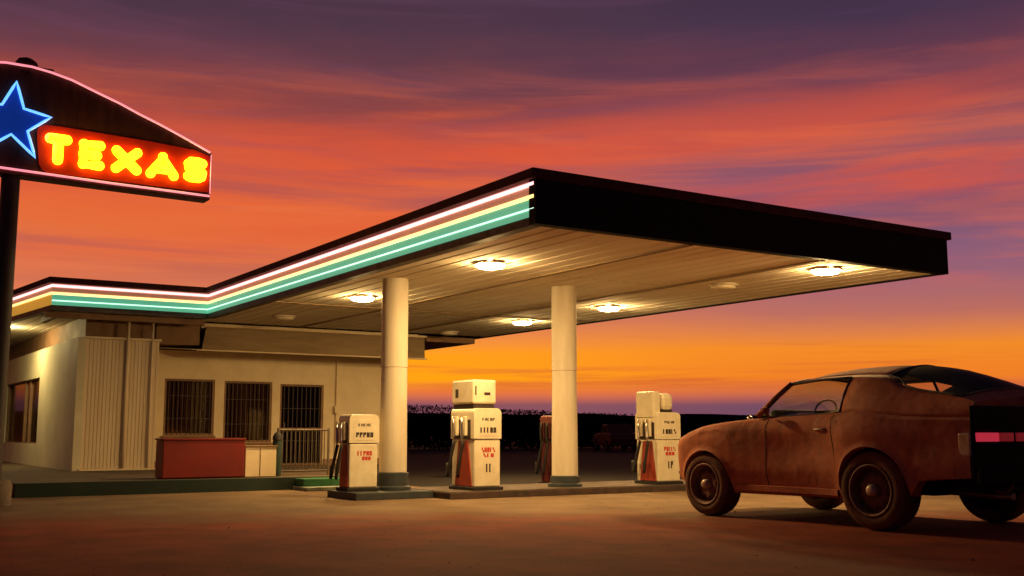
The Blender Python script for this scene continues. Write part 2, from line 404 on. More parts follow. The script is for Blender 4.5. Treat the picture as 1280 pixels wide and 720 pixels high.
so.rotation_euler = dirv.to_track_quat('Z','Y').to_euler()
vs = S.view_settings
vs.view_transform = 'Standard'; vs.look = 'None'; vs.exposure = 0; vs.gamma = 1; vs.use_curve_mapping = False

# ------------------------------------------------------------------ ground
def ground():
    m = MB(); n = 60; ext = 1500
    xs = [math.copysign(abs(t)**2.6, t)*ext for t in [-1+2*i/n for i in range(n+1)]]
    rows = []
    for y in xs:
        r = []
        for x in xs:
            r.append((x, y, -.0))
        rows.append(r)
    m.grid(rows)
    o = m.obj('ground', M['dirt']); o['kind'] = 'structure'
ground()
# worn concrete forecourt with a ragged edge against the dirt lot
edge = [(-30,-2),(-24,-14),(-8,-20),(6,-20),(30,-16)]
m = MB(); m.face([(x,y,.004) for x,y in edge] + [(30,5.8,.004),(7.8,9.5,.004),(7.8,28,.004),(-30,28,.004)])
fc = m.obj('forecourt', M['forecourt']); fc['kind'] = 'structure'
m = MB(); m.face([(.2,5.9,.008),(30,5.9,.008),(30,60,.008),(5.65,60,.008),(5.65,14.2,.008),(2.6,14.2,.008),(2.6,7.4,.008),(1.4,7.4,.008)])  # dark sheet laid in as shade on the ground behind the island
m.obj('shade_sheet', M['shaded_ground'])['kind'] = 'structure'
# pump island
m = MB(); m.box(-.14, 1.15, 4.55, 5.60, 0, .112)
pb = m.obj('pump_plinth', M['column_base'], bevel=.012); pb['kind'] = 'structure'
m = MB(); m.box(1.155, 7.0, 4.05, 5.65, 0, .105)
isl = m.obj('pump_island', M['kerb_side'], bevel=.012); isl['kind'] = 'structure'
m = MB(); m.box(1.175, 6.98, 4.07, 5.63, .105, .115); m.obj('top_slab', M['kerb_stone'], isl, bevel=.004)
# raised walkway in front of the building
m = MB(); m.prism([(-4.2,8.0),(2.5,8.0),(2.5,14.3),(5.55,14.3),(5.55,26),(-4.2,26)], lambda p, d: (p[0], p[1], d), 0, .215); wk = m.obj('walkway', M['walk'], bevel=.01); wk['kind'] = 'structure'
m = MB(); m.box(-4.23, 1.55, 7.965, 7.998, 0, .222); m.box(-4.235,-4.202,7.999,26,0,.222)
m.obj('kerb', M['green_kerb'], wk, bevel=.008)

# loose grit on the dirt lot
def grit():
    m = MB(); rnd = random.Random(3)
    for k in range(420):
        x, y = rnd.uniform(-8.5, 3.5), rnd.uniform(-9.3, 1.5)
        r = rnd.uniform(.003, .009) if rnd.random() < .96 else rnd.uniform(.01, .018)
        T = Matrix.Translation((x,y,.004+r*.25)) @ Matrix.Rotation(rnd.uniform(0,6),4,'Z') @ Matrix.Diagonal((1,rnd.uniform(.6,1),.6,1))
        m.lathe([(0,-r),(r*.8,-r*.5),(r,.1*r),(r*.6,r*.75),(0,r)], 6, T)
    o = m.obj('gravel', M['pebble']); tag(o, 'loose grit and small stones scattered over the dirt lot in front', 'gravel', kind='stuff')
grit()
# hills and far land
def hills():
    m = MB(); rows = []
    for k in range(0, 5):
        Z = 230 + k*60; r = []
        for i in range(121):
            X = -420 + i*8.2
            h = 3.4 + 1.1*math.sin(i*.11+k) + .7*math.sin(i*.37+2*k) + .35*math.sin(i*.9+k*3) + max(0, (60-X)/160)*1.6
            h = h*(1 if k in (1,2,3) else (0 if k == 0 else .6)) * (1+.18*k)
            p = cs(X, Z); r.append((p.x, p.y, h - (.6 if k == 0 else 0)))
        rows.append(r)
    m.grid(rows)
    o = m.obj('hills', M['hill'], smooth=True); o['kind'] = 'structure'
hills()
# dark scrub along the back of the lot: one mass
def scrub():
    m = MB(); bm = m.bm
    rnd = random.Random(5)
    X = -16.0
    while X < 42:
        Z = 66 + 3*math.sin(X*.21) + rnd.uniform(-1.5,1.5)
        p0 = cs(X, Z); h = interp([(-8,2.62),(4,2.12),(12,1.95),(40,1.9)], X) + .05*math.sin(X*.5) + .04*math.sin(X*1.3) + rnd.uniform(-.04,.04)
        m.tube([(p0.x,p0.y,-.05),(p0.x+rnd.uniform(-.2,.2),p0.y,h*.7)], .04, 4)
        for k in range(460):
            a = rnd.uniform(0, 6.283); rr = 1.3*math.sqrt(rnd.random()); zz = rnd.random()**.7*h
            rr *= 1.0 - .12*(zz/h)**2
            p = p0 + Vector((math.cos(a)*rr, math.sin(a)*rr, zz + .03))
            s_ = rnd.uniform(.08,.18)*(1 if zz < h*.7 else .42)
            q = Matrix.Rotation(rnd.uniform(0,6.28),3,'Z') @ Matrix.Rotation(rnd.uniform(-1.3,1.3),3,'X')
            bm.faces.new([bm.verts.new(p + q @ Vector(v)) for v in ((-s_*.5,-s_,0),(s_*.5,-s_*.6,0),(s_*.6,s_,.02),(-s_*.4,s_*.7,.03))])
        X += .42
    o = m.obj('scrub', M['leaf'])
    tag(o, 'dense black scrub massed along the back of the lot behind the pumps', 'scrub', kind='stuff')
scrub()

# ------------------------------------------------------------------ canopy
SOF = 3.40
can = thing('fuel_canopy', 'flat canopy roof with glowing green and pink neon edge on two cream columns', 'canopy', (3.7, 6, 0))
# plan outline of the roof
OUT = [(0,0),(7.58,0),(7.58,26),(-4.43,26),(-3.04,12.68),(.08,12.65)]
def inset(poly, d):
    n = len(poly); res = []
    for i in range(n):
        p0, p1, p2 = Vector(poly[i-1]), Vector(poly[i]), Vector(poly[(i+1) % n])
        a = (p1-p0).normalized(); b = (p2-p1).normalized()
        na = Vector((-a.y, a.x)); nb = Vector((-b.y, b.x))
        k = (na+nb); k = k/ max(.2, k.dot(na)); res.append(tuple(p1 + k*d))
    return res
m = MB(); top = inset(OUT, -.09); top[0] = (top[0][0], -.035); top[1] = (top[1][0], -.035)
m.prism(top, lambda p, d: (p[0], p[1], d), 3.93, 4.05)
m.obj('roof_edge', M['roof_dark'], can, bevel=.01)
m = MB(); m.prism(inset(OUT, .16), lambda p, d: (p[0], p[1], d), 3.46, 3.926); m.obj('roof_deck', M['roof_dark'], can)
# corrugated soffit, ribs run front to back
def soffit(name, x0, x1, y0, y1, z, pitch=.30, dep=.022):
    m = MB(); prof = []; x = x0
    while x < x1 - .01:
        prof += [(x, z), (min(x+pitch*.80,x1), z), (min(x+pitch*.87,x1), z+dep), (min(x+pitch*.94,x1), z+dep)]; x += pitch
    prof.append((x1, z))
    seams = [y0 + (y1-y0)*k/ max(1, round((y1-y0)/3.2)) for k in range(round((y1-y0)/3.2)+1)]
    for a, b in zip(seams, seams[1:]):
        m.grid([[(px, a+.006, pz) for px, pz in prof], [(px, b-.006, pz) for px, pz in prof]])
    return m.obj(name, M['soffit'], can)
soffit('soffit', .13, 7.45, .13, 13.48, SOF+.01)
soffit('soffit', -2.93, .12, 12.80, 25.9, SOF+.012)
m = MB(); m.face([(-3.0,12.82,SOF+.014),(-2.935,12.82,SOF+.014),(-2.935,25.9,SOF+.014),(-4.33,25.9,SOF+.014)]); m.obj('soffit', M['soffit'], can)
m = MB()
for x in (2.48, 4.96): m.box(x-.045, x+.045, .14, 13.45, SOF-.012, SOF+.008)
for y in (9.0,): m.box(.14, 7.36, y-.03, y+.03, SOF-.010, SOF+.009)
m.obj('soffit_joist', M['awning'], can)
# fascia by segments
def fas(a, b, d0, d1, z0, z1, name, mm, bev=0):
    """a strip along the segment a-b, from d0 to d1 outward"""
    a, b = Vector(a), Vector(b); t = (b-a).normalized(); nrm = Vector((t.y, -t.x))
    m = MB(); q = []
    for z in (z0, z1):
        for p, d in ((a,d0),(b,d0),(b,d1),(a,d1)):
            v = p + nrm*d; q.append((v.x, v.y, z))
    m.hexa(q); return m.obj(name, mm, can, bevel=bev)
def ntube(pts, z, d, r, mm):
    """neon run along the outline pts, d outside it"""
    ring = []
    n = len(pts)
    for i in range(n):
        p = Vector(pts[i]); 
        if i == 0: t = (Vector(pts[1])-p).normalized(); nr = Vector((t.y,-t.x)); k = nr
        elif i == n-1: t = (p-Vector(pts[i-1])).normalized(); nr = Vector((t.y,-t.x)); k = nr
        else:
            t1 = (p-Vector(pts[i-1])).normalized(); t2 = (Vector(pts[i+1])-p).normalized()
            n1 = Vector((t1.y,-t1.x)); n2 = Vector((t2.y,-t2.x)); k = (n1+n2); k = k/k.dot(n1)
        v = p + k*d; ring.append((v.x, v.y, z))
    m = MB(); m.tube(ring, r, 8); return m.obj('neon_tube', mm, can, smooth=True)
KINK, COR, LE = (.08,12.65), (-3.04,12.68), (-4.43,26)
segs = [(LE, COR), (COR, KINK), (KINK, (0,0))]
for i, (a, b) in enumerate(segs):
    e = .002 if i == 2 else 0
    A, B = Vector(a), Vector(b); t = (B-A).normalized()
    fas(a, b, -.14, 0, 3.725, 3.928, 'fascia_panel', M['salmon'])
    fas(a, b, -.14, .018, 3.50, 3.722, 'glow_band', M['amber_glow'] if i == 0 else M['teal_glow'])
    fas(a, b, -.14, .006, 3.395, 3.497, 'fascia_lip', M['lip'])
fas((-.034,0), (7.58,0), -.128, .012, 3.394, 3.929, 'front_fascia', M['black_fascia'])
fas((7.58,0), (7.58,26), -.128, -.001, 3.395, 3.929, 'fascia_panel', M['black_fascia'])
fas((7.58,26), LE, -.128, 0, 3.395, 3.929, 'fascia_panel', M['black_fascia'])
run = [LE, COR, KINK, (0,.03)]
ntube(run, 3.880, .018, .027, M['pink_neon'])
ntube(run, 3.728, .022, .026, M['yellow_neon'])
ntube([COR, KINK, (0,.03)], 3.585, .024, .012, M['white_neon'])
# columns
for x, y, bh in ((.77, 5.18, .38), (3.57, 4.50, .29)):
    m = MB(); T = Matrix.Translation((x,y,0))
    m.lathe([(.215,bh),(.213,.9),(.204,1.985),(.204,1.99),(.198,1.995),(.198,2.005),(.209,2.01),(.209,2.9),(.206,SOF+.01)], 40, T)
    co = m.obj('column', M['column'], can, smooth=True, auto=30)
    m = MB(); m.lathe([(0,.116),(.28,.116),(.28,.16),(.245,.18),(.24,bh-.01),(.218,bh+.005)], 36, T)
    m.obj('column_base', M['column_base'], co, smooth=True, auto=30)

# soffit lights
lamps = [((1.13,2.88),1,'lit round soffit light nearest the canopy corner, by the green neon edge'),
         ((1.25,7.45),1,'lit round soffit light just left of the first cream column top'),
         ((5.62,.67),1,'lit round soffit light right behind the black front fascia, above the car'),
         ((5.57,2.78),0,'unlit round soffit light dark between the lit ones over the car'),
         ((5.95,6.34),1,'lit round soffit light just right of the second column top'),
         ((6.05,9.55),1,'lit round soffit light just left of the second column top'),
         ((6.0,12.7),0,'unlit round soffit light deep under the canopy near the building roof'),
         ((1.3,11.4),0,'unlit round soffit light over the gate at the building end of the green neon edge')]
for (x, y), on, lab in lamps:
    t = thing('canopy_light', lab, 'ceiling light', (x, y, SOF), 'round lights in the canopy soffit')
    m = MB(); T = Matrix.Translation((x,y,SOF))
    m.lathe([(.235,.01),(.24,-.02),(.215,-.028),(.205,-.01)], 32, T); m.obj('trim_ring', M['trim_ring'], t, smooth=True, auto=40)
    m = MB(); m.lathe([(.204,-.012),(.20,-.042),(.17,-.066),(.09,-.080),(0,-.083)], 28, T); m.obj('lens', M['lamp'] if on else M['lamp_off'], t, smooth=True)

# ------------------------------------------------------------------ building
bld = thing('station_building', 'low cream station building with barred windows and a striped corner bay under the canopy', 'building', (1.5, 14.5, .215))
def wall_holes(x0, x1, z0, z1, y0, y1, holes, name, mm):
    m = MB(); xs = sorted({x0, x1} | {h[0] for h in holes} | {h[1] for h in holes})
    for a, b in zip(xs, xs[1:]):
        zs = [(h[2], h[3]) for h in holes if h[0] <= a+1e-6 and h[1] >= b-1e-6]
        z = z0
        for c, d in sorted(zs):
            if c > z: m.box(a, b, y0, y1, z, c)
            z = d
        if z < z1: m.box(a, b, y0, y1, z, z1)
    bmesh.ops.remove_doubles(m.bm, verts=m.bm.verts, dist=1e-5)
    # drop the doubled inner faces between neighbouring boxes
    seen = {}
    for f in list(m.bm.faces):
        k = tuple(sorted(v.index for v in f.verts))
    m.bm.verts.index_update()
    for f in list(m.bm.faces):
        k = tuple(sorted(v.index for v in f.verts)); seen.setdefault(k, []).append(f)
    dl = [f for fs in seen.values() if len(fs) > 1 for f in fs]
    bmesh.ops.delete(m.bm, geom=dl, context='FACES_ONLY')
    return m.obj(name, mm, bld)
Z0 = .217
W1, W2, DR = (-.27,.87,.92,2.19), (1.09,2.24,.76,2.17), (2.44,3.54,Z0,2.13)
wall_holes(-.72, 5.5, Z0, 2.83, 14.5, 14.66, [W1, W2, DR], 'wall', M['cream'])
m = MB(); m.box(5.34,5.5,14.663,25.3,Z0,3.3); m.obj('wall', M['cream'], bld)
m = MB(); m.box(-2.2,5.5,25.31,25.45,Z0,3.3); m.obj('wall', M['cream'], bld)
m = MB(); m.box(-.70,5.33,15.6,15.7,Z0,2.83); m.box(-.7,5.33,14.67,15.6,2.80,2.83); m.box(-.7,5.33,14.67,15.59,Z0,Z0+.01); m.obj('inner_room', M['dark_room'], bld)
def window(h, bars, y=14.5, door=False):
    x0, x1, z0, z1 = h; m = MB(); f = .05
    m.box(x0, x0+f, y+.02, y+.10, z0, z1); m.box(x1-f, x1, y+.02, y+.10, z0, z1); m.box(x0+f, x1-f, y+.02, y+.10, z1-f, z1)
    m.box(x0+f, x1-f, y+.02, y+.10, z0, z0+f)
    if door: m.box(x0+f, x1-f, y+.03, y+.09, 1.02, 1.10)
    w = m.obj('door' if door else 'window', M['brown_trim'], bld, bevel=.004)
    m = MB(); m.box(x0+f, x1-f, y+.062, y+.068, z0+f, z1-f); m.obj('pane', M['pane'], w)
    m = MB(); n = 12
    for k in range(n):
        x = x0+f+.04 + (x1-x0-2*f-.08)*k/(n-1); a = .035
        m.hexa([(x-a,y+.16,z0+f),(x+a,y+.19,z0+f),(x+a,y+.195,z0+f),(x-a,y+.165,z0+f),(x-a,y+.16,z1-f),(x+a,y+.19,z1-f),(x+a,y+.195,z1-f),(x-a,y+.165,z1-f)])
    if not door: m.obj('blind', M['blind'], w)
    else: m.bm.free()
    m = MB()
    for k in range(bars):
        x = x0+f + (x1-x0-2*f)*(k+.5)/bars; m.tube([(x,y+.012,z0+.01),(x,y+.012,z1-.01)], .0085, 6)
    for zz in ((z0*.7+z1*.3), (z0*.3+z1*.7)): m.tube([(x0,y+.03,zz),(x1,y+.03,zz)], .008, 6)
    m.obj('grille', M['bar'], w)
    if door:
        m = MB(); m.tube([(x0+.10,y,1.0),(x0+.10,y-.05,1.02),(x0+.10,y-.05,1.2),(x0+.10,y,1.22)], .012, 8); m.obj('handle', M['steel'], w)
    else:
        m = MB(); m.box(x0-.04, x1+.04, y-.05, y+.018, z0-.045, z0-.003); m.obj('sill', M['brown_trim'], w, bevel=.004)
    return w
window(W1, 10); window(W2, 10); window(DR, 9, door=True)
# kerb course along the wall, conduit, downpipe
m = MB(); m.box(-.70, 2.42, 14.47, 14.498, Z0, .36); m.box(3.56, 5.5, 14.47, 14.498, Z0, .36); m.obj('skirting', M['brown_trim'], bld, bevel=.004)
m = MB(); m.tube([(3.86,14.46,.25),(3.86,14.46,1.55),(3.86,14.46,2.8)], .02, 8); m.box(3.80,3.92,14.40,14.498,1.45,1.62); m.obj('conduit', M['cream'], bld)
# striped corner bay
BX0, BX1, BY = -2.26, -.76, 13.2
m = MB(); m.box(BX0+.02, BX1, BY+.04, 14.7, Z0, 2.93); m.obj('corner_bay', M['tan_panel'], bld)
m = MB(); x = BX0+.02; k = 0; 
while x < BX1-.01:
    w_ = .074
    if abs(x-(-1.50)) < .06: x += .09; continue
    m.box(x, min(x+w_-.008, BX1), BY+.028, BY+.038, Z0+.04, 2.90); x += w_
m.obj('cladding', M['tan_panel'], bld, bevel=.004)
m = MB(); m.box(BX0-.02, BX1+.03, BY-.03, BY+.037, Z0, Z0+.038); m.obj('bay_trim', M['cream'], bld, bevel=.005)
m = MB(); m.box(BX0-.02,BX1+.03,BY-.03,BY+.037,2.903,2.95); m.obj('bay_trim', M['cream'], bld, bevel=.005)
m = MB(); m.tube([(-1.42,BY-.02,Z0+.05),(-1.42,BY-.02,3.38)], .035, 10); m.tube([(-.92,BY-.02,Z0+.05),(-.92,BY-.02,3.38)], .022, 10); m.obj('downpipe', M['tan_panel'], bld, smooth=True)
# white side wall (faces left) with a window
m = MB()
def sidewall(y0,y1,z0,z1): m.box(BX0-.14, BX0+.018, y0, y1, z0, z1)
SW = (17.4, 22.4, .72, 2.28)
sidewall(BY+.001, 17.4, Z0, 2.93); sidewall(17.402, 22.4, Z0, .72); sidewall(17.402, 22.4, 2.28, 2.93); sidewall(22.402, 25.5, Z0, 2.93)
m.obj('side_wall', M['cream_white'], bld)
m = MB(); m.box(BX0-.03, BX0-.01, 17.4, 22.4, .72, 2.28); sp = m.obj('side_window', M['pane'], bld)
m = MB()
for y in (17.43, 18.9, 19.6, 22.37): m.box(BX0-.10, BX0-.032, y-.03, y+.03, .75, 2.25)
m.box(BX0-.10, BX0-.032, 17.4, 22.4, .721, .749); m.box(BX0-.10, BX0-.032, 17.4, 22.4, 2.251, 2.279); m.obj('frame', M['brown_trim'], sp)
m = MB(); m.box(BX0-.006, BX0+.012, 19.0, 22.3, .74, 2.26); m.obj('curtain', M['cream'], sp)
m = MB(); m.box(BX0+.05, BX0+.07, 17.3, 22.5, .7, 2.3); m.obj('dark_room', M['dark_room'], sp)
# recess band over the walls, soffit shade painted as brown; header beams
m = MB(); m.box(-2.2, -.78, 13.55, 13.65, 2.96, 3.405); m.box(-2.2,-2.1,13.66,25.3,2.94,3.405); m.obj('header', M['brown_trim'], bld)
m = MB()
for y in (12.95,): m.box(-3.1, .1, y, y+.12, 3.28, 3.39)
for x in (-2.95,-1.9,-1.1,-.3): m.box(x, x+.1, 13.08, 14.4, 3.28, 3.388)
m.obj('header_beam', M['brown_trim'], bld)
# awning box over the shop front and the flat roof edge behind it
m = MB(); m.box(.22, 5.6, 13.55, 14.49, 3.28, 3.385); 
m.hexa([(.02,13.50,2.78),(5.75,13.50,2.78),(5.75,14.48,2.86),(-.72,14.48,2.86),(.02,13.50,2.80),(5.75,13.50,2.80),(5.75,14.48,2.88),(-.72,14.48,2.88)])
m.obj('awning_soffit', M['cream'], bld)
m = MB(); m.hexa([(.22,13.47,2.80),(5.75,13.47,2.80),(5.75,13.53,2.80),(.22,13.53,2.80),(.32,13.50,3.30),(5.75,13.50,3.30),(5.75,13.56,3.30),(.32,13.56,3.30)])
m.obj('awning', M['awning'], bld, bevel=.006)
m = MB(); m.box(.10, 5.80, 13.44, 13.499, 2.762, 2.797); m.box(.24,5.8,13.45,13.49,3.302,3.36); m.obj('awning_trim', M['tan_panel'], bld, bevel=.006)
m = MB(); m.hexa([(-.72,13.66,2.89),(.2,13.58,2.89),(.2,14.49,2.89),(-.72,14.49,2.89),(-.72,13.66,3.38),(.2,13.58,3.38),(.2,14.49,3.38),(-.72,14.49,3.38)]); m.obj('awning_end', M['brown_trim'], bld)
m = MB(); m.box(5.81, 7.2, 13.5, 19.3, 3.22, 3.36); m.box(5.52,5.808,13.58,19.3,3.22,3.36); m.obj('roof', M['brown_trim'], bld, bevel=.01)
# under-eave light on the left wing
m = MB(); m.lathe([(0,.06),(.13,.06),(.13,0),(.11,-.05),(0,-.07)], 20, Matrix.Translation((-3.3,17.2,3.34)))
pl = thing('eave_light', 'small warm bulkhead light under the left wing eave by the white wall', 'ceiling light', (-3.3,17.2,3.40))
m.obj('lens', M['soffit_lamp'], pl, smooth=True)

# ------------------------------------------------------------------ things in front of the building
ct = thing('counter', 'low dark red counter front standing on the walkway below the first barred window', 'counter', (-1.2, 8.5, .215))
m = MB(); m.box(-1.93,-.53,8.30,8.75,.235,.86); m.obj('front_panel', M['red_paint'], ct, bevel=.012)
m = MB(); m.box(-1.95,-.51,8.28,8.77,.863,.895); m.obj('top', M['red_paint'], ct, bevel=.008)
m = MB(); m.box(-1.90,-.56,8.34,8.72,.215,.234); m.obj('plinth', M['rubber'], ct)
ct = thing('low_cabinet', 'low plain cream cabinet beside the red counter', 'cabinet', (-.2,8.5,.215))
m = MB(); m.box(-.50,.06,8.34,8.75,.225,.74); m.obj('body', M['cream'], ct, bevel=.01)
m = MB(); m.box(-.508,.08,8.32,8.77,.743,.765); m.obj('top', M['brown_trim'], ct, bevel=.004)
m = MB(); m.box(-.235,-.225,8.333,8.338,.25,.73); m.obj('door_seam', M['brown_trim'], ct)
# gate railing
gt = thing('gate', 'grey metal bar gate standing before the barred door', 'gate', (.72,8.75,.215))
m = MB(); m.tube([(.24,8.75,1.04),(1.22,8.75,1.04)], .02, 8); m.tube([(.24,8.75,.30),(1.22,8.75,.30)], .016, 8)
for x in (.24,1.22): m.tube([(x,8.75,.215),(x,8.75,1.07)], .024, 8)
m.obj('gate_frame', M['bar'], gt)
m = MB()
for k in range(1, 12):
    x = .24 + .98*k/12; m.tube([(x,8.75,.30),(x,8.75,1.03)], .0095, 6)
m.obj('bars', M['bar'], gt)
# dark narrow bin left of gate
b = thing('bin', 'narrow dark green litter bin between the cream cabinet and the bar gate', 'bin', (.155,8.55,.215))
m = MB(); m.lathe([(0,0),(.075,0),(.085,.62),(.075,.64)], 16, Matrix.Translation((.155,8.55,.216))); m.obj('body', M['green_kerb'], b, smooth=True, auto=40)
m = MB(); m.lathe([(.09,.0),(.088,.06),(.05,.13),(0,.15)], 16, Matrix.Translation((.155,8.55,.857))); m.obj('lid', M['rubber'], b, smooth=True, auto=40)
# green step
st = thing('step', 'green painted step with a pale lower tread at the walkway kerb', 'step', (.75,7.7,0))
m = MB(); m.box(.26,1.33,7.56,7.955,.075,.205); m.obj('upper_step', M['green_step'], st, bevel=.015)
m = MB(); m.box(.22,1.25,7.32,7.955,.008,.072); m.obj('lower_tread', M['pale_tread'], st, bevel=.012)
# pale post
ps = thing('air_post', 'slim pale air line post with a small dial beside the first pump', 'post', (.78,6.9,0))
m = MB(); m.box(.72,.84,6.85,6.95,.02,.86); m.obj('body', M['post_pale'], ps, bevel=.02)
m = MB(); m.lathe([(0,0),(.07,0),(.07,.05),(0,.055)], 20, Matrix.Translation((.78,6.87,.95)) @ Matrix.Rotation(R(90),4,'X')); m.obj('dial', M['steel'], ps, smooth=True, auto=40)
m = MB(); m.tube([(.72,6.86,.8),(.64,6.84,.5),(.66,6.84,.25),(.72,6.84,.2)], .012, 8); m.obj('hose', M['rubber'], ps, smooth=True)

# ------------------------------------------------------------------ fuel pumps
def strokes(m, x0, x1, y, z0, z1, n, rnd, wt=.3):
    """a worn row of n letter-like marks on a face at y looking to -y"""
    w = (x1-x0)/n
    forms = ('abcefg','adef','adefg','aefg','bcefg','def','abcdef','abefg','acdfg','bcdef','abcdefg')
    for k in range(n):
        a = x0 + k*w; b = a + w*.84; h = z1-z0; q = w*wt; v = h*.24; mid = (z0+z1)/2
        g = forms[rnd.randrange(len(forms))]; t0, t1 = y-.002, y
        if 'e' in g or 'f' in g: m.box(a, a+q, t0, t1, z0 if 'e' in g else mid, z1 if 'f' in g else mid)
        if 'b' in g or 'c' in g: m.box(b-q, b, t0, t1, z0 if 'c' in g else mid, z1 if 'b' in g else mid)
        for c, zz in (('a', z1-v),('d', z0),('g', mid-v*.5)):
            if c in g: m.box(a+q*.98, b-q*.98, t0-.0003, t1-.0003, zz, zz+v)
def pump(x, y, z, label, head, W=.46, D=.62, H=1.23, mm=None, red='pump_red', seed=1, dim=False):
    """front face (lettering) looks to -y, hose side looks to -x; (x, y) the centre of the base"""
    mm = mm or M['pump_cream']; rnd = random.Random(seed)
    t = thing('fuel_pump', label, 'fuel pump', (x, y, z), 'vintage fuel pumps on the island')
    hx, hy = W/2, D/2
    m = MB(); m.box(x-hx-.02, x+hx+.02, y-hy-.02, y+hy+.02, z, z+.05); m.obj('base', M['rubber'], t, bevel=.008)
    m = MB(); m.box(x-hx+.015, x+hx-.015, y-hy+.015, y+hy-.015, z+.05, z+H*.62); m.obj('body', mm, t, bevel=.02)
    # upper housing with a rounded crown
    m = MB(); r = .09; pr = [(-hx, H*.62+.003),(hx, H*.62+.003)]
    for k in range(7):
        a = k/6*math.pi/2; pr.append((hx-r+math.cos(a)*r, H-r*.9+math.sin(a)*r*.9))
    for k in range(7):
        a = math.pi/2 + k/6*math.pi/2; pr.append((-hx+r*.6+math.cos(a)*r*.6, H-r*.9+math.sin(a)*r*.9))
    m.prism(pr, lambda p, d: (x+p[0], d, z+p[1]), y-hy, y+hy); hd = m.obj('display_housing', M['faded_pink'] if dim else mm, t, bevel=.008)
    m = MB(); m.box(x-hx*.72, x+hx*.80, y-hy-.004, y-hy-.0005, z+H*.66, z+H*.93)
    m.obj('face_plate', M['faded_pink'] if dim else mm, t, bevel=.002)
    f = y-hy-.0045
    m = MB(); strokes(m, x-hx*.42, x+hx*.50, f, z+H*.845, z+H*.88, 5, rnd); strokes(m, x-hx*.56, x+hx*.62, f, z+H*.70, z+H*.765, 5, rnd, .4); m.obj('lettering', M['ink'], t)
    m = MB(); f2 = y-hy+.0145
    strokes(m, x-hx*.42, x+hx*.58, f2, z+H*.46, z+H*.52, 5, rnd, .38)
    strokes(m, x-hx*(.1 if seed == 1 else .3), x+hx*.50, f2, z+H*.40, z+H*.448, 3, rnd, .4)
    m.obj('logo', M['red_ink'], t)
    if head:
        m = MB(); strokes(m, x-hx*.1, x+hx*.35, f2, z+H*.22, z+H*.32, 2, rnd, .4); m.obj('lettering', M['ink'], t)
    # red lower side panel with sloping edges, on the hose side
    m = MB(); sx = x-hx-.004
    pr = [(y-hy*.80, z+.06),(y+hy*.62, z+.06),(y+hy*.30, z+H*.60),(y-hy*.46, z+H*.60)]
    m.prism(pr, lambda p, d: (d, p[0], p[1]), sx, sx+.02); m.obj('side_panel', M[red], t, bevel=.004)
    m = MB(); m.box(sx+.001, sx+.012, y-hy*.72, y+hy*.80, z+H*.625, z+H*.86); m.obj('dark_side_panel', M['ink'], t, bevel=.003)  # flat dark panel behind the nozzles
    # holster, nozzles and hoses
    for q, yy in enumerate((y-hy*.34, y+hy*.40)):
        m = MB(); m.box(x-hx-.05, x-hx-.001, yy-.05, yy+.05, z+H*.66, z+H*.90); ho = m.obj('holster', mm, t, bevel=.012)
        m = MB(); yy0 = yy; m.tube([(x-hx-.075,yy,z+H*.90),(x-hx-.085,yy,z+H*.80),(x-hx-.08,yy-.01,z+H*.66),(x-hx-.095,yy-.05,z+H*.60)], .024, 8, taper=[.7,1,1.1,.6]); m.obj('nozzle', M['rubber' if dim else 'chrome'], ho, smooth=True)
        m = MB()
        pts = []
        for k in range(15):
            s_ = k/14; pts.append((x-hx-.085-.05*math.sin(s_*math.pi), yy-.05+.20*s_*(1 if q else .6), z+H*.60 - (H*.50)*math.sin(min(1,s_*1.15)*math.pi*.5) + (H*.22)*max(0,s_-.6)/.4))
        m.tube(pts, .026, 8); m.obj('hose', M['rubber'], t, smooth=True)
    if head == 'box':
        m = MB(); m.box(x-hx+.02, x+hx-.10, y-hy+.05, y+hy-.03, z+H+.005, z+H+.06); m.obj('neck', M['ink'], t, bevel=.01)
        m = MB(); m.box(x-hx+.0, x+hx-.08, y-hy+.03, y+hy-.02, z+H+.063, z+H+.44); to = m.obj('top_sign', mm, t, bevel=.03)
        m = MB(); fy = y-hy+.028; m.box(x-.05, x+.06, fy, fy+.002, z+H+.20, z+H+.245); m.box(x-hx+.035,x-hx+.06,fy,fy+.002,z+H+.20,z+H+.34)
        sx = x-hx-.002; m.box(sx, sx+.002, y+hy*.35, y+hy*.6, z+H+.17, z+H+.30); m.obj('marking', M['ink'], to)
    elif head == 'globe':
        m = MB(); m.box(x-hx+.0, x-hx+.16, y-hy+.10, y+hy-.02, z+H*.90, z+H+.36); to = m.obj('top_sign', mm, t, bevel=.03)
        m = MB(); m.box(x-.075, x+.215, y-.19, y+.16, z+H+.03, z+H+.335); m.obj('globe', mm, to, bevel=.085)
        m = MB(); m.box(x-.03, x+.20, y-.15, y+.12, z+H, z+H+.06); m.obj('neck', M['ink'], t, bevel=.01)
    return t
pump(.20, 5.22, .115, 'short cream fuel pump without a top sign, left of the first column', None, W=.50, D=.40, H=1.15, seed=1)
pump(1.88, 4.52, .115, 'cream fuel pump with a square top sign box between the two columns', 'box', W=.50, D=.72, H=1.25, seed=4)
pump(5.50, 4.42, .115, 'pale yellow fuel pump with a rounded globe top just beyond the car bonnet', 'globe', W=.52, D=.60, H=1.22, seed=9)
t = pump(5.13, 6.95, .008, 'dull red old fuel pump half hidden behind the second column', None, W=.44, D=.5, H=1.30, mm=M['far_red'], red='far_red', seed=12, dim=True)

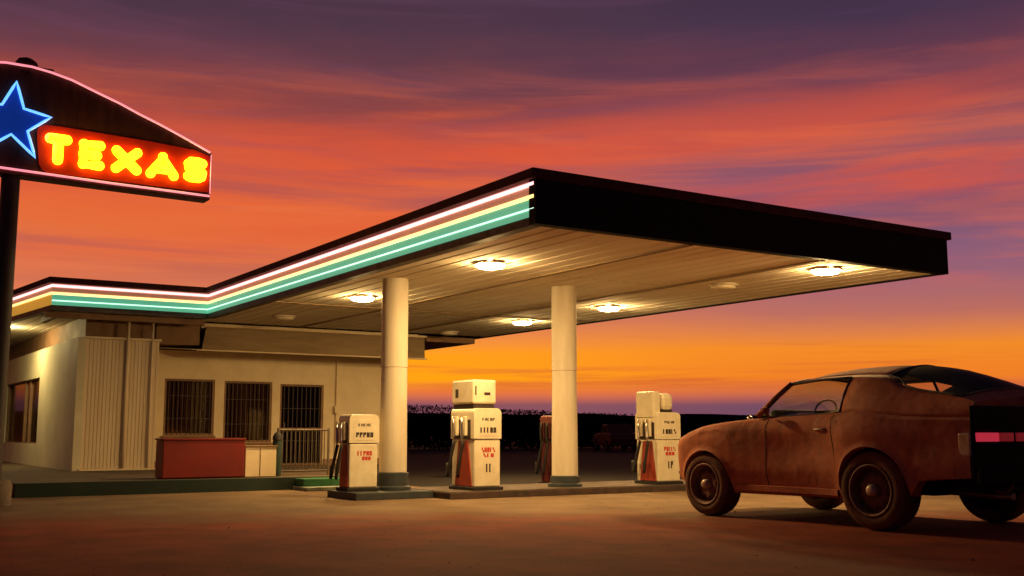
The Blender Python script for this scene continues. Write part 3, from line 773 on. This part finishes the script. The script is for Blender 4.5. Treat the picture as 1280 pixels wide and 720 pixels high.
# gloomy things beyond the island
cb = thing('cabinet', 'dark brown upright cabinet with a small red mark in the gloom behind the pumps', 'cabinet', (5.2,10.6,.008))
p0 = Vector((5.6, 10.9, 0))
m = MB(); m.box(5.25,5.85,10.6,11.1,.03,1.12); m.obj('body', M['cabinet'], cb, bevel=.02)
m = MB(); m.box(5.30,5.80,10.585,10.599,.12,1.05); m.obj('door', M['cabinet'], cb, bevel=.006)
m = MB(); m.box(5.50,5.62,10.580,10.584,.50,.66); m.box(5.63,5.69,10.580,10.584,.52,.72); m.obj('marking', M['pump_red'], cb)
m = MB()
for x in (5.29,5.77): m.box(x,x+.05,10.63,11.07,.008,.028)
m.obj('feet', M['rubber'], cb)

# ------------------------------------------------------------------ roadside sign
SV = 6.1
sg = thing('roadside_sign', 'boomerang shaped neon sign reading TEXAS with a blue star on a dark pole', 'sign', (-4.78, SV, 0))
def fv(p, d): return (p[0], SV + d, p[1])
top_r = [(-1.97,5.30),(-2.4,5.47),(-2.77,5.62),(-3.1,5.74),(-3.37,5.85),(-3.75,5.98),(-4.06,6.09),(-4.35,6.155),(-4.61,6.19),(-4.95,6.19)]
left = [(-5.3,6.14),(-5.7,6.02),(-6.2,5.84),(-6.8,5.60),(-7.3,5.38),(-7.6,5.25),(-7.6,4.63)]
outl = [(-1.97,4.545)] + top_r + left
m = MB(); m.prism(outl, fv, 0, .30); panel = m.obj('panel', M['sign_dark'], sg, bevel=.015)
def along(pts, n=6):
    res = []
    for a, b in zip(pts, pts[1:]):
        for k in range(n): res.append(((a[0]+(b[0]-a[0])*k/n), (a[1]+(b[1]-a[1])*k/n)))
    return res + [pts[-1]]
tp = [(-2.0,5.285)] + [(x,z-.012) for x, z in top_r[1:]] + [(x,z-.012) for x, z in left[:-1]]
m = MB(); m.tube([(x,SV-.03,z) for x, z in tp], .017, 8); m.obj('neon_tube', M['rose_neon'], sg, smooth=True)
m = MB(); m.tube([(-1.99,SV-.03,4.60),(-3.5,SV-.03,4.622),(-4.9,SV-.03,4.66),(-7.58,SV-.03,4.69)], .017, 8); m.obj('neon_tube', M['rose_neon'], sg, smooth=True)
m = MB(); m.tube([(-1.985,SV-.03,4.64),(-1.985,SV-.03,5.25)], .008, 6); m.obj('neon_tube', M['rose_neon'], sg, smooth=True)
# red band behind the word, with a round left shoulder
band = [(-2.0,4.66),(-2.0,5.23),(-2.25,5.30),(-2.9,5.335),(-3.6,5.355),(-4.2,5.37),(-4.38,5.365),(-4.46,5.33),(-4.49,5.26),(-4.48,5.1),(-4.455,4.9),(-4.44,4.78),(-4.40,4.71),(-4.33,4.675)]
m = MB(); m.prism(band, fv, -.012, -.001); m.obj('word_band', M['sign_red'], sg)
# blue star
SC = (-4.86, 5.40)
st5 = [(-4.80,5.92),(-4.685,5.545),(-4.32,5.475),(-4.62,5.225),(-4.50,4.86),(-4.83,5.15),(-5.15,4.90),(-5.07,5.26),(-5.35,5.52),(-4.97,5.56)]
m = MB(); m.prism(st5, fv, -.02, -.002); sr = m.obj('star', M['sign_blue'], sg)
m = MB(); m.tube([(x,SV-.045,z) for x, z in along(st5+[st5[0]],4)[:-1]], .019, 8, closed=True); m.obj('star_tube', M['blue_neon'], sr, smooth=True)
# fat rounded letters
def letter(paths, x0, z0, w, h, r):
    m = MB()
    for p in paths:
        q = [(x0+a*w, SV-.06, z0+b*h) for a, b in p]
        m.tube(q, r, 10)
        for c in q: m.lathe([(0,-r),(r*.5,-r*.87),(r*.87,-r*.5),(r,0),(r*.87,r*.5),(r*.5,r*.87),(0,r)], 10, Matrix.Translation(c))
    m.obj('letter', M['letter'], sg, smooth=True)
Lt = {'T': [[(0,1),(1,1)],[(.5,1),(.5,0)]],
      'E': [[(1,1),(0,1),(0,0),(1,0)],[(0,.5),(.82,.5)]],
      'X': [[(0,1),(1,0)],[(1,1),(0,0)]],
      'A': [[(0,0),(.5,1),(1,0)],[(.22,.32),(.78,.32)]],
      'S': [[(1,.93),(.7,1),(.2,1),(0,.85),(.05,.62),(.3,.52),(.75,.47),(1,.33),(.95,.1),(.75,0),(.2,0),(0,.07)]]}
rr = .072
for ch, a, b, z0, z1 in (('T',-4.39,-4.02,4.81,5.21),('E',-3.93,-3.56,4.80,5.19),('X',-3.47,-3.03,4.80,5.16),('A',-2.97,-2.48,4.785,5.15),('S',-2.41,-2.05,4.80,5.14)):
    letter(Lt[ch], a+rr, z0+rr-.02, b-a-2*rr, z1-z0-2*rr+.05, rr)
m = MB(); m.lathe([(0,.15),(.07,.14),(.14,.10),(.17,.03),(.18,-.1)], 9, Matrix.Translation((-4.66,SV+.15,6.20)) @ Matrix.Rotation(.18,4,'Y')); m.box(-4.5,-4.30,SV+.08,SV+.20,6.08,6.225); m.obj('top_housing', M['sign_dark'], sg, smooth=True, auto=40)
m = MB(); m.tube([(-4.79,SV+.15,.3),(-4.78,SV+.15,2.5),(-4.775,SV+.15,4.58)], .125, 24); m.obj('pole', M['pole'], sg, smooth=True, auto=50)
m = MB(); m.lathe([(0,.0),(.26,.0),(.27,.28),(.235,.34),(.13,.36)], 28, Matrix.Translation((-4.79,SV+.15,.005))); m.obj('footing', M['footing'], sg, smooth=True, auto=40)

# ------------------------------------------------------------------ the car (local axes: x right, y forward, origin under the rear axle)
car = thing('muscle_car', 'rusty brown fastback car with black tail panel and red lights parked before the pumps', 'car', (3.345,-2.77,.004), local=True, rz=R(1.0))
car.scale = (1.19, 1.0, 1.0)   # a broad body
WB = 2.44; RR, RF = .405, .375
TL = -1.09
belt_t = [(TL,1.145),(-.9,1.145),(-.45,1.155),(0,1.195),(.3,1.217),(.7,1.203),(1.4,1.175),(2.16,1.12),(2.55,1.07),(2.82,1.0),(2.95,.95),(3.03,.87)]
bot_t = [(TL,.56),(-.48,.50),(-.44,.36),(0,.30),(1.9,.285),(2.3,.30),(2.80,.36),(2.95,.41),(3.03,.47)]
wid_t = [(TL,.905),(-.9,.93),(-.4,.965),(0,.985),(.25,.975),(.62,.905),(.85,.885),(1.2,.885),(1.6,.90),(2.2,.94),(2.5,.935),(2.80,.925),(2.95,.90),(3.03,.84)]
g_t = [(.25,.95),(.42,.965),(.6,.99),(.75,1.0),(.9,.992),(1.05,.972),(1.2,.945),(1.3,.935)]
hood_t = [(TL,.0),(1.45,.0),(1.7,.035),(2.5,.05),(3.0,.03)]
arches = [(0,.40,.440),(WB,.365,.405)]
def bot(y):
    b = interp(bot_t, y)
    for c, z, r in arches:
        d = abs(y-c)
        if d < r: b = max(b, z + math.sqrt(r*r-d*d))
    return b
cre_t = [(TL,1.10),(-.3,1.13),(.15,1.165),(.5,1.11),(.9,1.06),(1.5,1.05),(2.4,1.02),(3.0,.84)]
def wid(y, z):
    w = interp(wid_t, y)*interp(g_t, z); c = interp(cre_t, y)
    if z > c: w -= .45*(z-c)
    if z < .46: w -= .28*(.46-z)
    w += .045*math.exp(-((y-.12)/.50)**2 - ((z-1.02)/.17)**2) + .022*math.exp(-((y-2.40)/.40)**2 - ((z-.92)/.16)**2)
    w -= .050*math.exp(-((y-1.12)/.50)**2 - ((z-.80)/.17)**2) + .022*math.exp(-((y+.80)/.30)**2 - ((z-.85)/.14)**2)
    w -= .016*math.exp(-((y-1.2)/.75)**2 - ((z-.475)/.035)**2)
    return w
ys = set([TL,TL+.03,-1.0,3.03,3.02,3.0,2.97,2.93,2.88,2.7,2.62])
k = -.95
while k < 2.8: ys.add(round(k,3)); k += .08
for c, z, r in arches:
    ys = {y for y in ys if abs(y-c) > r+.03}
    for i in range(29): ys.add(round(c - r*math.cos(math.pi*i/28), 5))
    ys.add(c-r-.002); ys.add(c+r+.002)
ys = sorted(ys)
def section(y):
    b, t = bot(y), interp(belt_t, y); h = interp(hood_t, y); L = []
    b = min(b, t-.08)
    w0 = wid(y, b); L.append((w0-.09, b-.0)); L.append((w0-.012, b)); 
    n = 15
    for i in range(n):
        s_ = i/(n-1); z = b+.008 + (t-.035-b-.008)*s_; w = wid(y, z)
        w += .010*math.exp(-((z-interp(cre_t, y))/.03)**2) * (1 if -1.1 < y < 2.6 else 0)   # swage line along the shoulder
        if abs(y) < .62 or abs(y-WB) < .6:                                         # rolled lip round the wheel opening
            for c, zz, r in arches:
                d = math.hypot(y-c, z-zz)
                w += .022*math.exp(-((d-r)/.035)**2)*(1 if z > zz-.1 else 0)
        L.append((w, z))
    wt = wid(y, t)
    L += [(wt-.018, t-.014), (wt-.05, t-.002), (wt-.10, t+.001)]
    for i in range(1, 7):
        o = (wt-.10)*(1-i/6); L.append((o, t + h*(1-(o/(wt-.1))**2)))
    full = [(-o, z) for o, z in L] + [(o, z) for o, z in L[-2::-1]]
    return [(o, y, z) for o, z in full]
m = MB(); secs = [section(y) for y in ys]; V = m.grid(secs)
m.bm.faces.new(V[0]); m.bm.faces.new(V[-1][::-1])
body = m.obj('body', M['rust'], car, smooth=True, auto=38)
# panel gaps: door shuts
def gap(y, z0, z1, nm):
    m = MB()
    for s_ in (-1,):
        rows = []
        for k in range(13):
            z = z0+(z1-z0)*k/12; w = wid(y, z)+.010*math.exp(-((z-interp(cre_t, y))/.03)**2)+.002
            rows.append([(s_*w, y-.006+(.10*(z-.8) if y < 1 else 0), z), (s_*(w), y+.006+(.10*(z-.8) if y < 1 else 0), z)])
        m.grid(rows)
    m.obj('door_seam', M['under'], body)
gap(.50,.36,1.19,''); gap(1.52,.34,1.14,'')
# door handle, side mirror
for s_ in (-1,1):
    m = MB(); m.tube([(s_*(wid(.66,1.02)+.008),.62,1.025),(s_*(wid(.7,1.02)+.03),.66,1.025),(s_*(wid(.76,1.02)+.03),.76,1.025),(s_*(wid(.8,1.02)+.008),.80,1.025)], .011, 8)
    m.obj('door_handle', M['dull_bumper'], body, smooth=True)
    # sill moulding between the wheels
    m = MB(); rws = []
    for k in range(25):
        y = .50+1.48*k/24; w = wid(y,.40)
        rws.append([(s_*(w-.01),y,.395),(s_*(w+.014),y,.385),(s_*(w+.012),y,.325),(s_*(w-.03),y,.30)])
    m.grid(rws); m.obj('sill', M['rust'], body, smooth=True, auto=40)
for s_ in (-1,1):
    m = MB(); m.tube([(s_*.84,1.48,1.17),(s_*.90,1.47,1.21)], .012, 8); m.lathe([(0,-.03),(.05,-.025),(.058,.0),(.05,.03),(0,.045)], 16, Matrix.Translation((s_*.91,1.47,1.235)) @ Matrix.Diagonal((.8,1,.8,1)) @ Matrix.Rotation(R(-90),4,'X'))
    m.obj('wing_mirror', M['rust'] if s_ < 0 else M['car_black'], car, smooth=True, auto=50)
m = MB(); m.lathe([(0,0),(.035,0),(.03,.03),(0,.06)], 12, Matrix.Translation((-.55,2.12,1.14))); m.obj('bonnet_ornament', M['chrome'], car, smooth=True)
# cabin
rail_z = [(TL,1.285),(-.8,1.365),(-.4,1.42),(-.1,1.50),(.1,1.562),(.5,1.585),(.9,1.578),(1.40,1.538)]
rail_o = [(TL,.80),(-.8,.74),(-.4,.67),(0,.63),(.5,.61),(1.40,.605)]
ctr_z = [(TL,1.345),(-.95,1.42),(-.7,1.54),(-.26,1.675),(.1,1.72),(.45,1.735),(.8,1.728),(1.2,1.69),(1.40,1.635)]
def base_o(y): return wid(y, interp(belt_t, y)) - .045
def cab(y):
    bo, bz = base_o(y), interp(belt_t, y)-.005
    ro, rz, cz = interp(rail_o, y), interp(rail_z, y), interp(ctr_z, y); L = []
    for i in range(7):
        s_ = i/6; L.append((bo+(ro-bo)*s_ + .022*math.sin(s_*math.pi), bz+(rz-bz)*s_))
    for i in range(1, 9):
        a = i/8; o = ro*(1-a); L.append((o, rz+(cz-rz)*(1-(1-a)**1.8)))
    return [(-o, y, z) for o, z in L] + [(o, y, z) for o, z in L[-2::-1]]
cys = [TL,-1.04,-.98,-.92,-.8,-.65,-.5,-.35,-.2,-.06,.08,.2,.34,.52,.68,.85,1.02,1.17,1.30,1.40]
rows = [cab(y) for y in cys]
paint, rg, qw, qx, rp = MB(), MB(), MB(), MB(), MB()
pv = [[paint.bm.verts.new(p) for p in r] for r in rows]; gv = [[rg.bm.verts.new(p) for p in r] for r in rows]; kv = [[qw.bm.verts.new(p) for p in r] for r in rows]; lv = [[qx.bm.verts.new(p) for p in r] for r in rows]; tv = [[rp.bm.verts.new(p) for p in r] for r in rows]
N = len(rows[0])
for i in range(len(rows)-1):
    yc = (cys[i]+cys[i+1])/2
    for j in range(N-1):
        side = j < 6 or j >= N-7
        ji = 6 if yc < -.2 else 7; top_in = ji <= j < N-1-ji
        q = lambda v: (v[i][j], v[i][j+1], v[i+1][j+1], v[i+1][j])
        if side and yc > .52: continue
        if side and -.28 < yc and N-8 < j < N-4: qx.bm.faces.new(q(lv)); continue  # unseen far-side opening, added so orange sky shows through the near slit
        if 7 <= j < N-8 and yc > .08: rp.bm.faces.new(q(tv)); continue
        if -.7 < yc < -.08 and j in (6,7): qw.bm.faces.new(q(kv)); continue
        if -.7 < yc < -.08 and j in (N-8,N-9): qx.bm.faces.new(q(lv)); continue
        if top_in and -.92 < yc < .08: rg.bm.faces.new(q(gv)); continue
        paint.bm.faces.new(q(pv))
paint.bm.faces.new(pv[0])
for b_ in (paint, rg, qw, qx, rp): bmesh.ops.delete(b_.bm, geom=[v for v in b_.bm.verts if not v.link_faces], context='VERTS')
roof = paint.obj('roof', M['rust'], car, smooth=True, auto=45, solid=.012, lining=M['vinyl'])
rg.obj('rear_window', M['dark_glass'], roof, smooth=True)
qw.obj('sky_slit_pane', M['rear_glass'], roof, smooth=True); qx.obj('sky_slit_pane', M['rear_glass'], roof, smooth=True)
rp.obj('roof_panel', M['roof_vinyl'], roof, smooth=True, solid=.012, lining=M['vinyl'])
# black surround of the rear window
m = MB()
sur = []
iy0, iy1 = cys.index(-.92), cys.index(.08)
ie = lambda i: 6 if cys[i] <= -.2 else 7
for i in range(iy0, iy1+1): sur.append(rows[i][ie(i)])
for j in range(8, N-8): sur.append(rows[iy1][j])
for i in range(iy1, iy0-1, -1): sur.append(rows[i][N-1-ie(i)])
for j in range(N-9, 7, -1): sur.append(rows[iy0][j])
m.tube(sur, .012, 6, closed=True); m.obj('window_trim', M['vinyl'], roof, smooth=True)
# side glass, pillars, trims
def pil(y): return 1.538 - (y-1.40)*(1.538-1.18)/(1.66-1.40)
def pil_o(y): return .605 + (y-1.40)*(.815-.605)/(1.66-1.40)
for s_ in (-1,1):
    m = MB(); ra, rb = [], []
    for k in range(13):
        y = .53+(1.40-.53)*k/8 if k < 9 else 1.40+.25*(k-8)/4; bo, bz = base_o(y), interp(belt_t, y)-.004
        zt, ot = (interp(rail_z, y), interp(rail_o, y)) if y < 1.40 else (pil(y), pil_o(y))
        ra.append((s_*bo, y, bz)); rb.append((s_*ot, y, max(zt, bz+.004)))
    mid = [tuple((Vector(a)+Vector(b))/2 + Vector((s_*.018,0,0))) for a, b in zip(ra, rb)]
    m.grid([ra, mid, rb]); sw = m.obj('side_window', M['car_glass'], car, smooth=True)
    m = MB(); m.tube([rb[0]]+rb[1:], .016, 6); m.tube(ra, .011, 6); m.tube([ra[0],mid[0],rb[0]], .016, 6); m.obj('window_trim', M['vinyl'], sw, smooth=True)
    m = MB(); m.tube([(s_*.60,1.385,1.556),(s_*.705,1.54,1.38),(s_*.825,1.69,1.17)], .030, 8, taper=[.9,1,1.1]); m.obj('windscreen_pillar', M['rust'], car, smooth=True)
m = MB(); rws = []
for k in range(9):
    s_ = k/8; r = []
    for j in range(15):
        a = -1+2*j/14
        ob, ot = .82*a, .60*a
        yb, yt = 1.69+.14*(1-a*a), 1.40+.07*(1-a*a)
        zb, zt = 1.175+.03*(1-a*a), 1.538+.085*(1-a*a)
        r.append((ob+(ot-ob)*s_, yb+(yt-yb)*s_, zb+(zt-zb)*s_+.02*math.sin(s_*math.pi)))
    rws.append(r)
m.grid(rws); ws = m.obj('windscreen', M['car_glass'], car, smooth=True)
m = MB(); m.tube(rws[-1], .02, 6); m.tube(rws[0], .016, 6); m.obj('window_trim', M['vinyl'], ws, smooth=True)
# inside: dark floor of the cabin at belt height, dash, seats with headrests, wheel
m = MB(); m.box(-.74,.74,-.75,1.45,1.225,1.232); inn = m.obj('interior', M['vinyl'], car)
m = MB(); m.box(-.72,.72,1.36,1.60,1.15,1.25); m.obj('dashboard', M['dash_green'], inn, bevel=.02)
for s_ in (-1,1):
    m = MB(); m.box(s_*.37-.21,s_*.37+.21,.28,.42,1.20,1.36); m.box(s_*.37-.11,s_*.37+.11,.27,.37,1.365,1.45); m.obj('seat', M['vinyl'] if s_ > 0 else M['pump_red'], inn, bevel=.04)
m = MB(); m.tube([(-.37+.15*math.cos(a),1.14-.04*math.sin(a),1.25+.11*math.sin(a)) for a in [k*.3927 for k in range(16)]], .012, 6, closed=True); m.obj('steering_wheel', M['vinyl'], inn, smooth=True)
# tail: black panel, lamps, bumper corner, exhausts
TY = TL-.002
m = MB(); tpz = []
m.hexa([(-.90,TY-.05,.58),(.90,TY-.05,.58),(.90,TY-.001,.56),(-.90,TY-.001,.56),(-.885,TY-.03,1.245),(.885,TY-.03,1.245),(.885,TY-.001,1.25),(-.885,TY-.001,1.25)])
tpn = m.obj('tail_panel', M['car_black'], car, bevel=.035)
m = MB(); m.tube([(-.88,TY-.045,1.02),(.88,TY-.045,1.02),(.88,TY-.05,.875),(-.88,TY-.05,.875)], .014, 6, closed=True); m.obj('light_bezel', M['rubber'], tpn, smooth=True)
for s_ in (-1,1):
    for a, b_, mm in ((.865,.565,'tail_red'),(.55,.36,'tail_dim'),(.31,.05,'tail_dim')):
        x0, x1 = sorted((s_*a, s_*b_)); m = MB(); m.box(x0, x1, TY-.062, TY-.034, .905, .99); m.obj('tail_light', M[mm], car, bevel=.008)
m = MB(); m.box(-.90,.90,TY-.13,TY-.055,.50,.64); bp_ = m.obj('rear_bumper', M['car_black'], car, bevel=.02)
for s_ in (-1,1):
    m = MB(); x0, x1 = sorted((s_*.905, s_*.862)); m.box(x0, x1, TY-.02, TY+.12, .76, .99); m.obj('bumper_corner', M['dull_bumper'], car, bevel=.018)
m = MB(); m.box(-.62,.62,TY+.02,TY+.05,.42,.555); m.obj('valance', M['under'], car)
for s_ in (-1,1):
    m = MB(); m.tube([(s_*.45,-.5,.40),(s_*.45,-.95,.38),(s_*.45,-1.18,.38)], .035, 10); m.obj('exhaust_pipe', M['steel'] if s_ < 0 else M['under'], car, smooth=True, auto=40)
m = MB(); m.tube([(-.58,-1.02,.50),(-.50,-1.1,.40),(-.42,-1.12,.44),(-.36,-1.13,.52)], .014, 6); m.obj('tow_hook', M['pump_red'], car, smooth=True)
m = MB(); m.box(-.66,.66,-1.05,-.45,.42,.60); m.box(-.70,.70,.46,1.98,.295,.60); m.box(-.62,.62,-.45,.46,.36,.75); m.box(-.62,.62,1.98,2.75,.36,.8)
m.tube([(-.8,0,.40),(.8,0,.40)], .05, 8); m.tube([(-.8,WB,.37),(.8,WB,.37)], .04, 8); m.obj('chassis', M['under'], car)
m = MB(); m.box(-.70,.70,3.015,3.045,.55,.80); m.obj('grille', M['car_black'], car, bevel=.02)
m = MB(); m.tube([(-.82,2.98,.50),(-.72,3.07,.50),(.72,3.07,.50),(.82,2.98,.50)], .05, 8); m.obj('front_bumper', M['dull_bumper'], car, smooth=True)
for s_ in (-1,1):
    m = MB(); m.lathe([(0,.03),(.06,.025),(.085,0)], 18, Matrix.Translation((s_*.55,3.045,.68)) @ Matrix.Rotation(R(-90),4,'X')); m.obj('headlight', M['lamp_off'], car, smooth=True)
def wheel(x, y, r, s_, wd=.25):
    """s_ = -1 left side (face looks to -x)"""
    T = Matrix.Translation((x, y, r)) @ Matrix.Rotation(R(90)*s_, 4, 'Y')
    h = wd/2; ri = r*.64
    root = bpy.data.objects.new('wheel', None); C.objects.link(root); root.parent = car; ORG[root.name] = Vector(); root.empty_display_size = .1
    m = MB(); m.lathe([(ri,-h*.8),(ri+.02,-h),(r-.05,-h),(r-.014,-h*.82),(r,-h*.5),(r,h*.5),(r-.014,h*.82),(r-.05,h),(r-.075,h+.004),(ri+.03,h+.004),(ri+.012,h-.008),(ri,h*.75)], 48, T)
    m.obj('tyre', M['tyre'], root, smooth=True, auto=35)
    m = MB(); m.lathe([(ri+.012,h-.012),(ri+.006,h+.006),(ri-.015,h+.002),(ri-.03,h-.05),(ri-.05,h-.085)], 48, T); m.obj('rim_ring', M['rim_ring'], root, smooth=True)
    m = MB(); m.lathe([(ri-.05,h-.086),(ri*.70,h-.07),(ri*.55,h-.045),(ri*.36,h-.05),(0,h-.052)], 40, T)
    for k in range(10):
        a = k*math.pi/5; c = T @ Vector((ri*.62*math.cos(a), ri*.62*math.sin(a), h-.055))
        m.lathe([(0,.012),(.016,.008),(.016,0)], 8, Matrix.Translation(c) @ Matrix.Rotation(R(90)*s_,4,'Y'))
    m.obj('rim', M['rim'], root, smooth=True, auto=40)
    m = MB(); m.lathe([(ri*.25,h-.05),(ri*.245,h-.012),(ri*.20,h+.006),(ri*.10,h+.013),(0,h+.014)], 28, T); m.obj('hub_cap', M['dull_bumper'], root, smooth=True, auto=50)
for s_ in (-1,1):
    wheel(s_*.835, 0, RR, s_, .27); wheel(s_*.83, WB, RF, s_, .24)

# far parked car in the dark
def far_car():
    c = cs(5.55, 59.0); t = thing('parked_car', 'dim dark red parked car barely showing in the dark right of the second column', 'car', c, local=True, rz=R(YAW)+.15)
    m = MB(); side = [(-.9,.35),(.9,.35),(.95,.75),(.9,.95),(-.85,.98),(-.95,.7)]
    m.prism([(-1.9,.30),(1.9,.30),(2.0,.62),(1.9,.86),(.75,.95),(-1.2,.98),(-1.95,.90),(-2.0,.6)], lambda p, d: (p[0], d, p[1]), -.8, .8); b = m.obj('body', M['far_red'], t, bevel=.06)
    m = MB(); m.prism([(-1.15,.99),(.70,.96),(.25,1.40),(-.75,1.42)], lambda p, d: (p[0], d, p[1]), -.68, .68); m.obj('cabin', M['far_red'], t, bevel=.05)
    for s_ in (-1,1):
        m = MB(); m.prism([(-.95,1.03),(.50,1.02),(.18,1.33),(-.68,1.35)], lambda p, d: (p[0], d, p[1]), s_*.682, s_*.69); m.obj('side_window', M['car_black'], t)
        for x in (-1.2,1.2):
            m = MB(); m.lathe([(0,-.1),(.3,-.1),(.32,-.07),(.32,.07),(.3,.1),(.17,.1),(.15,.08),(0,.08)], 24, Matrix.Translation((x,s_*.74,.32)) @ Matrix.Rotation(R(-90)*s_,4,'X')); m.obj('wheel', M['rubber'], t, smooth=True, auto=40)
far_car()

S.render.engine = 'CYCLES'
S.cycles.use_denoising = True
S.cycles.max_bounces = 8
S.cycles.transparent_max_bounces = 16
S.cycles.sample_clamp_indirect = 6
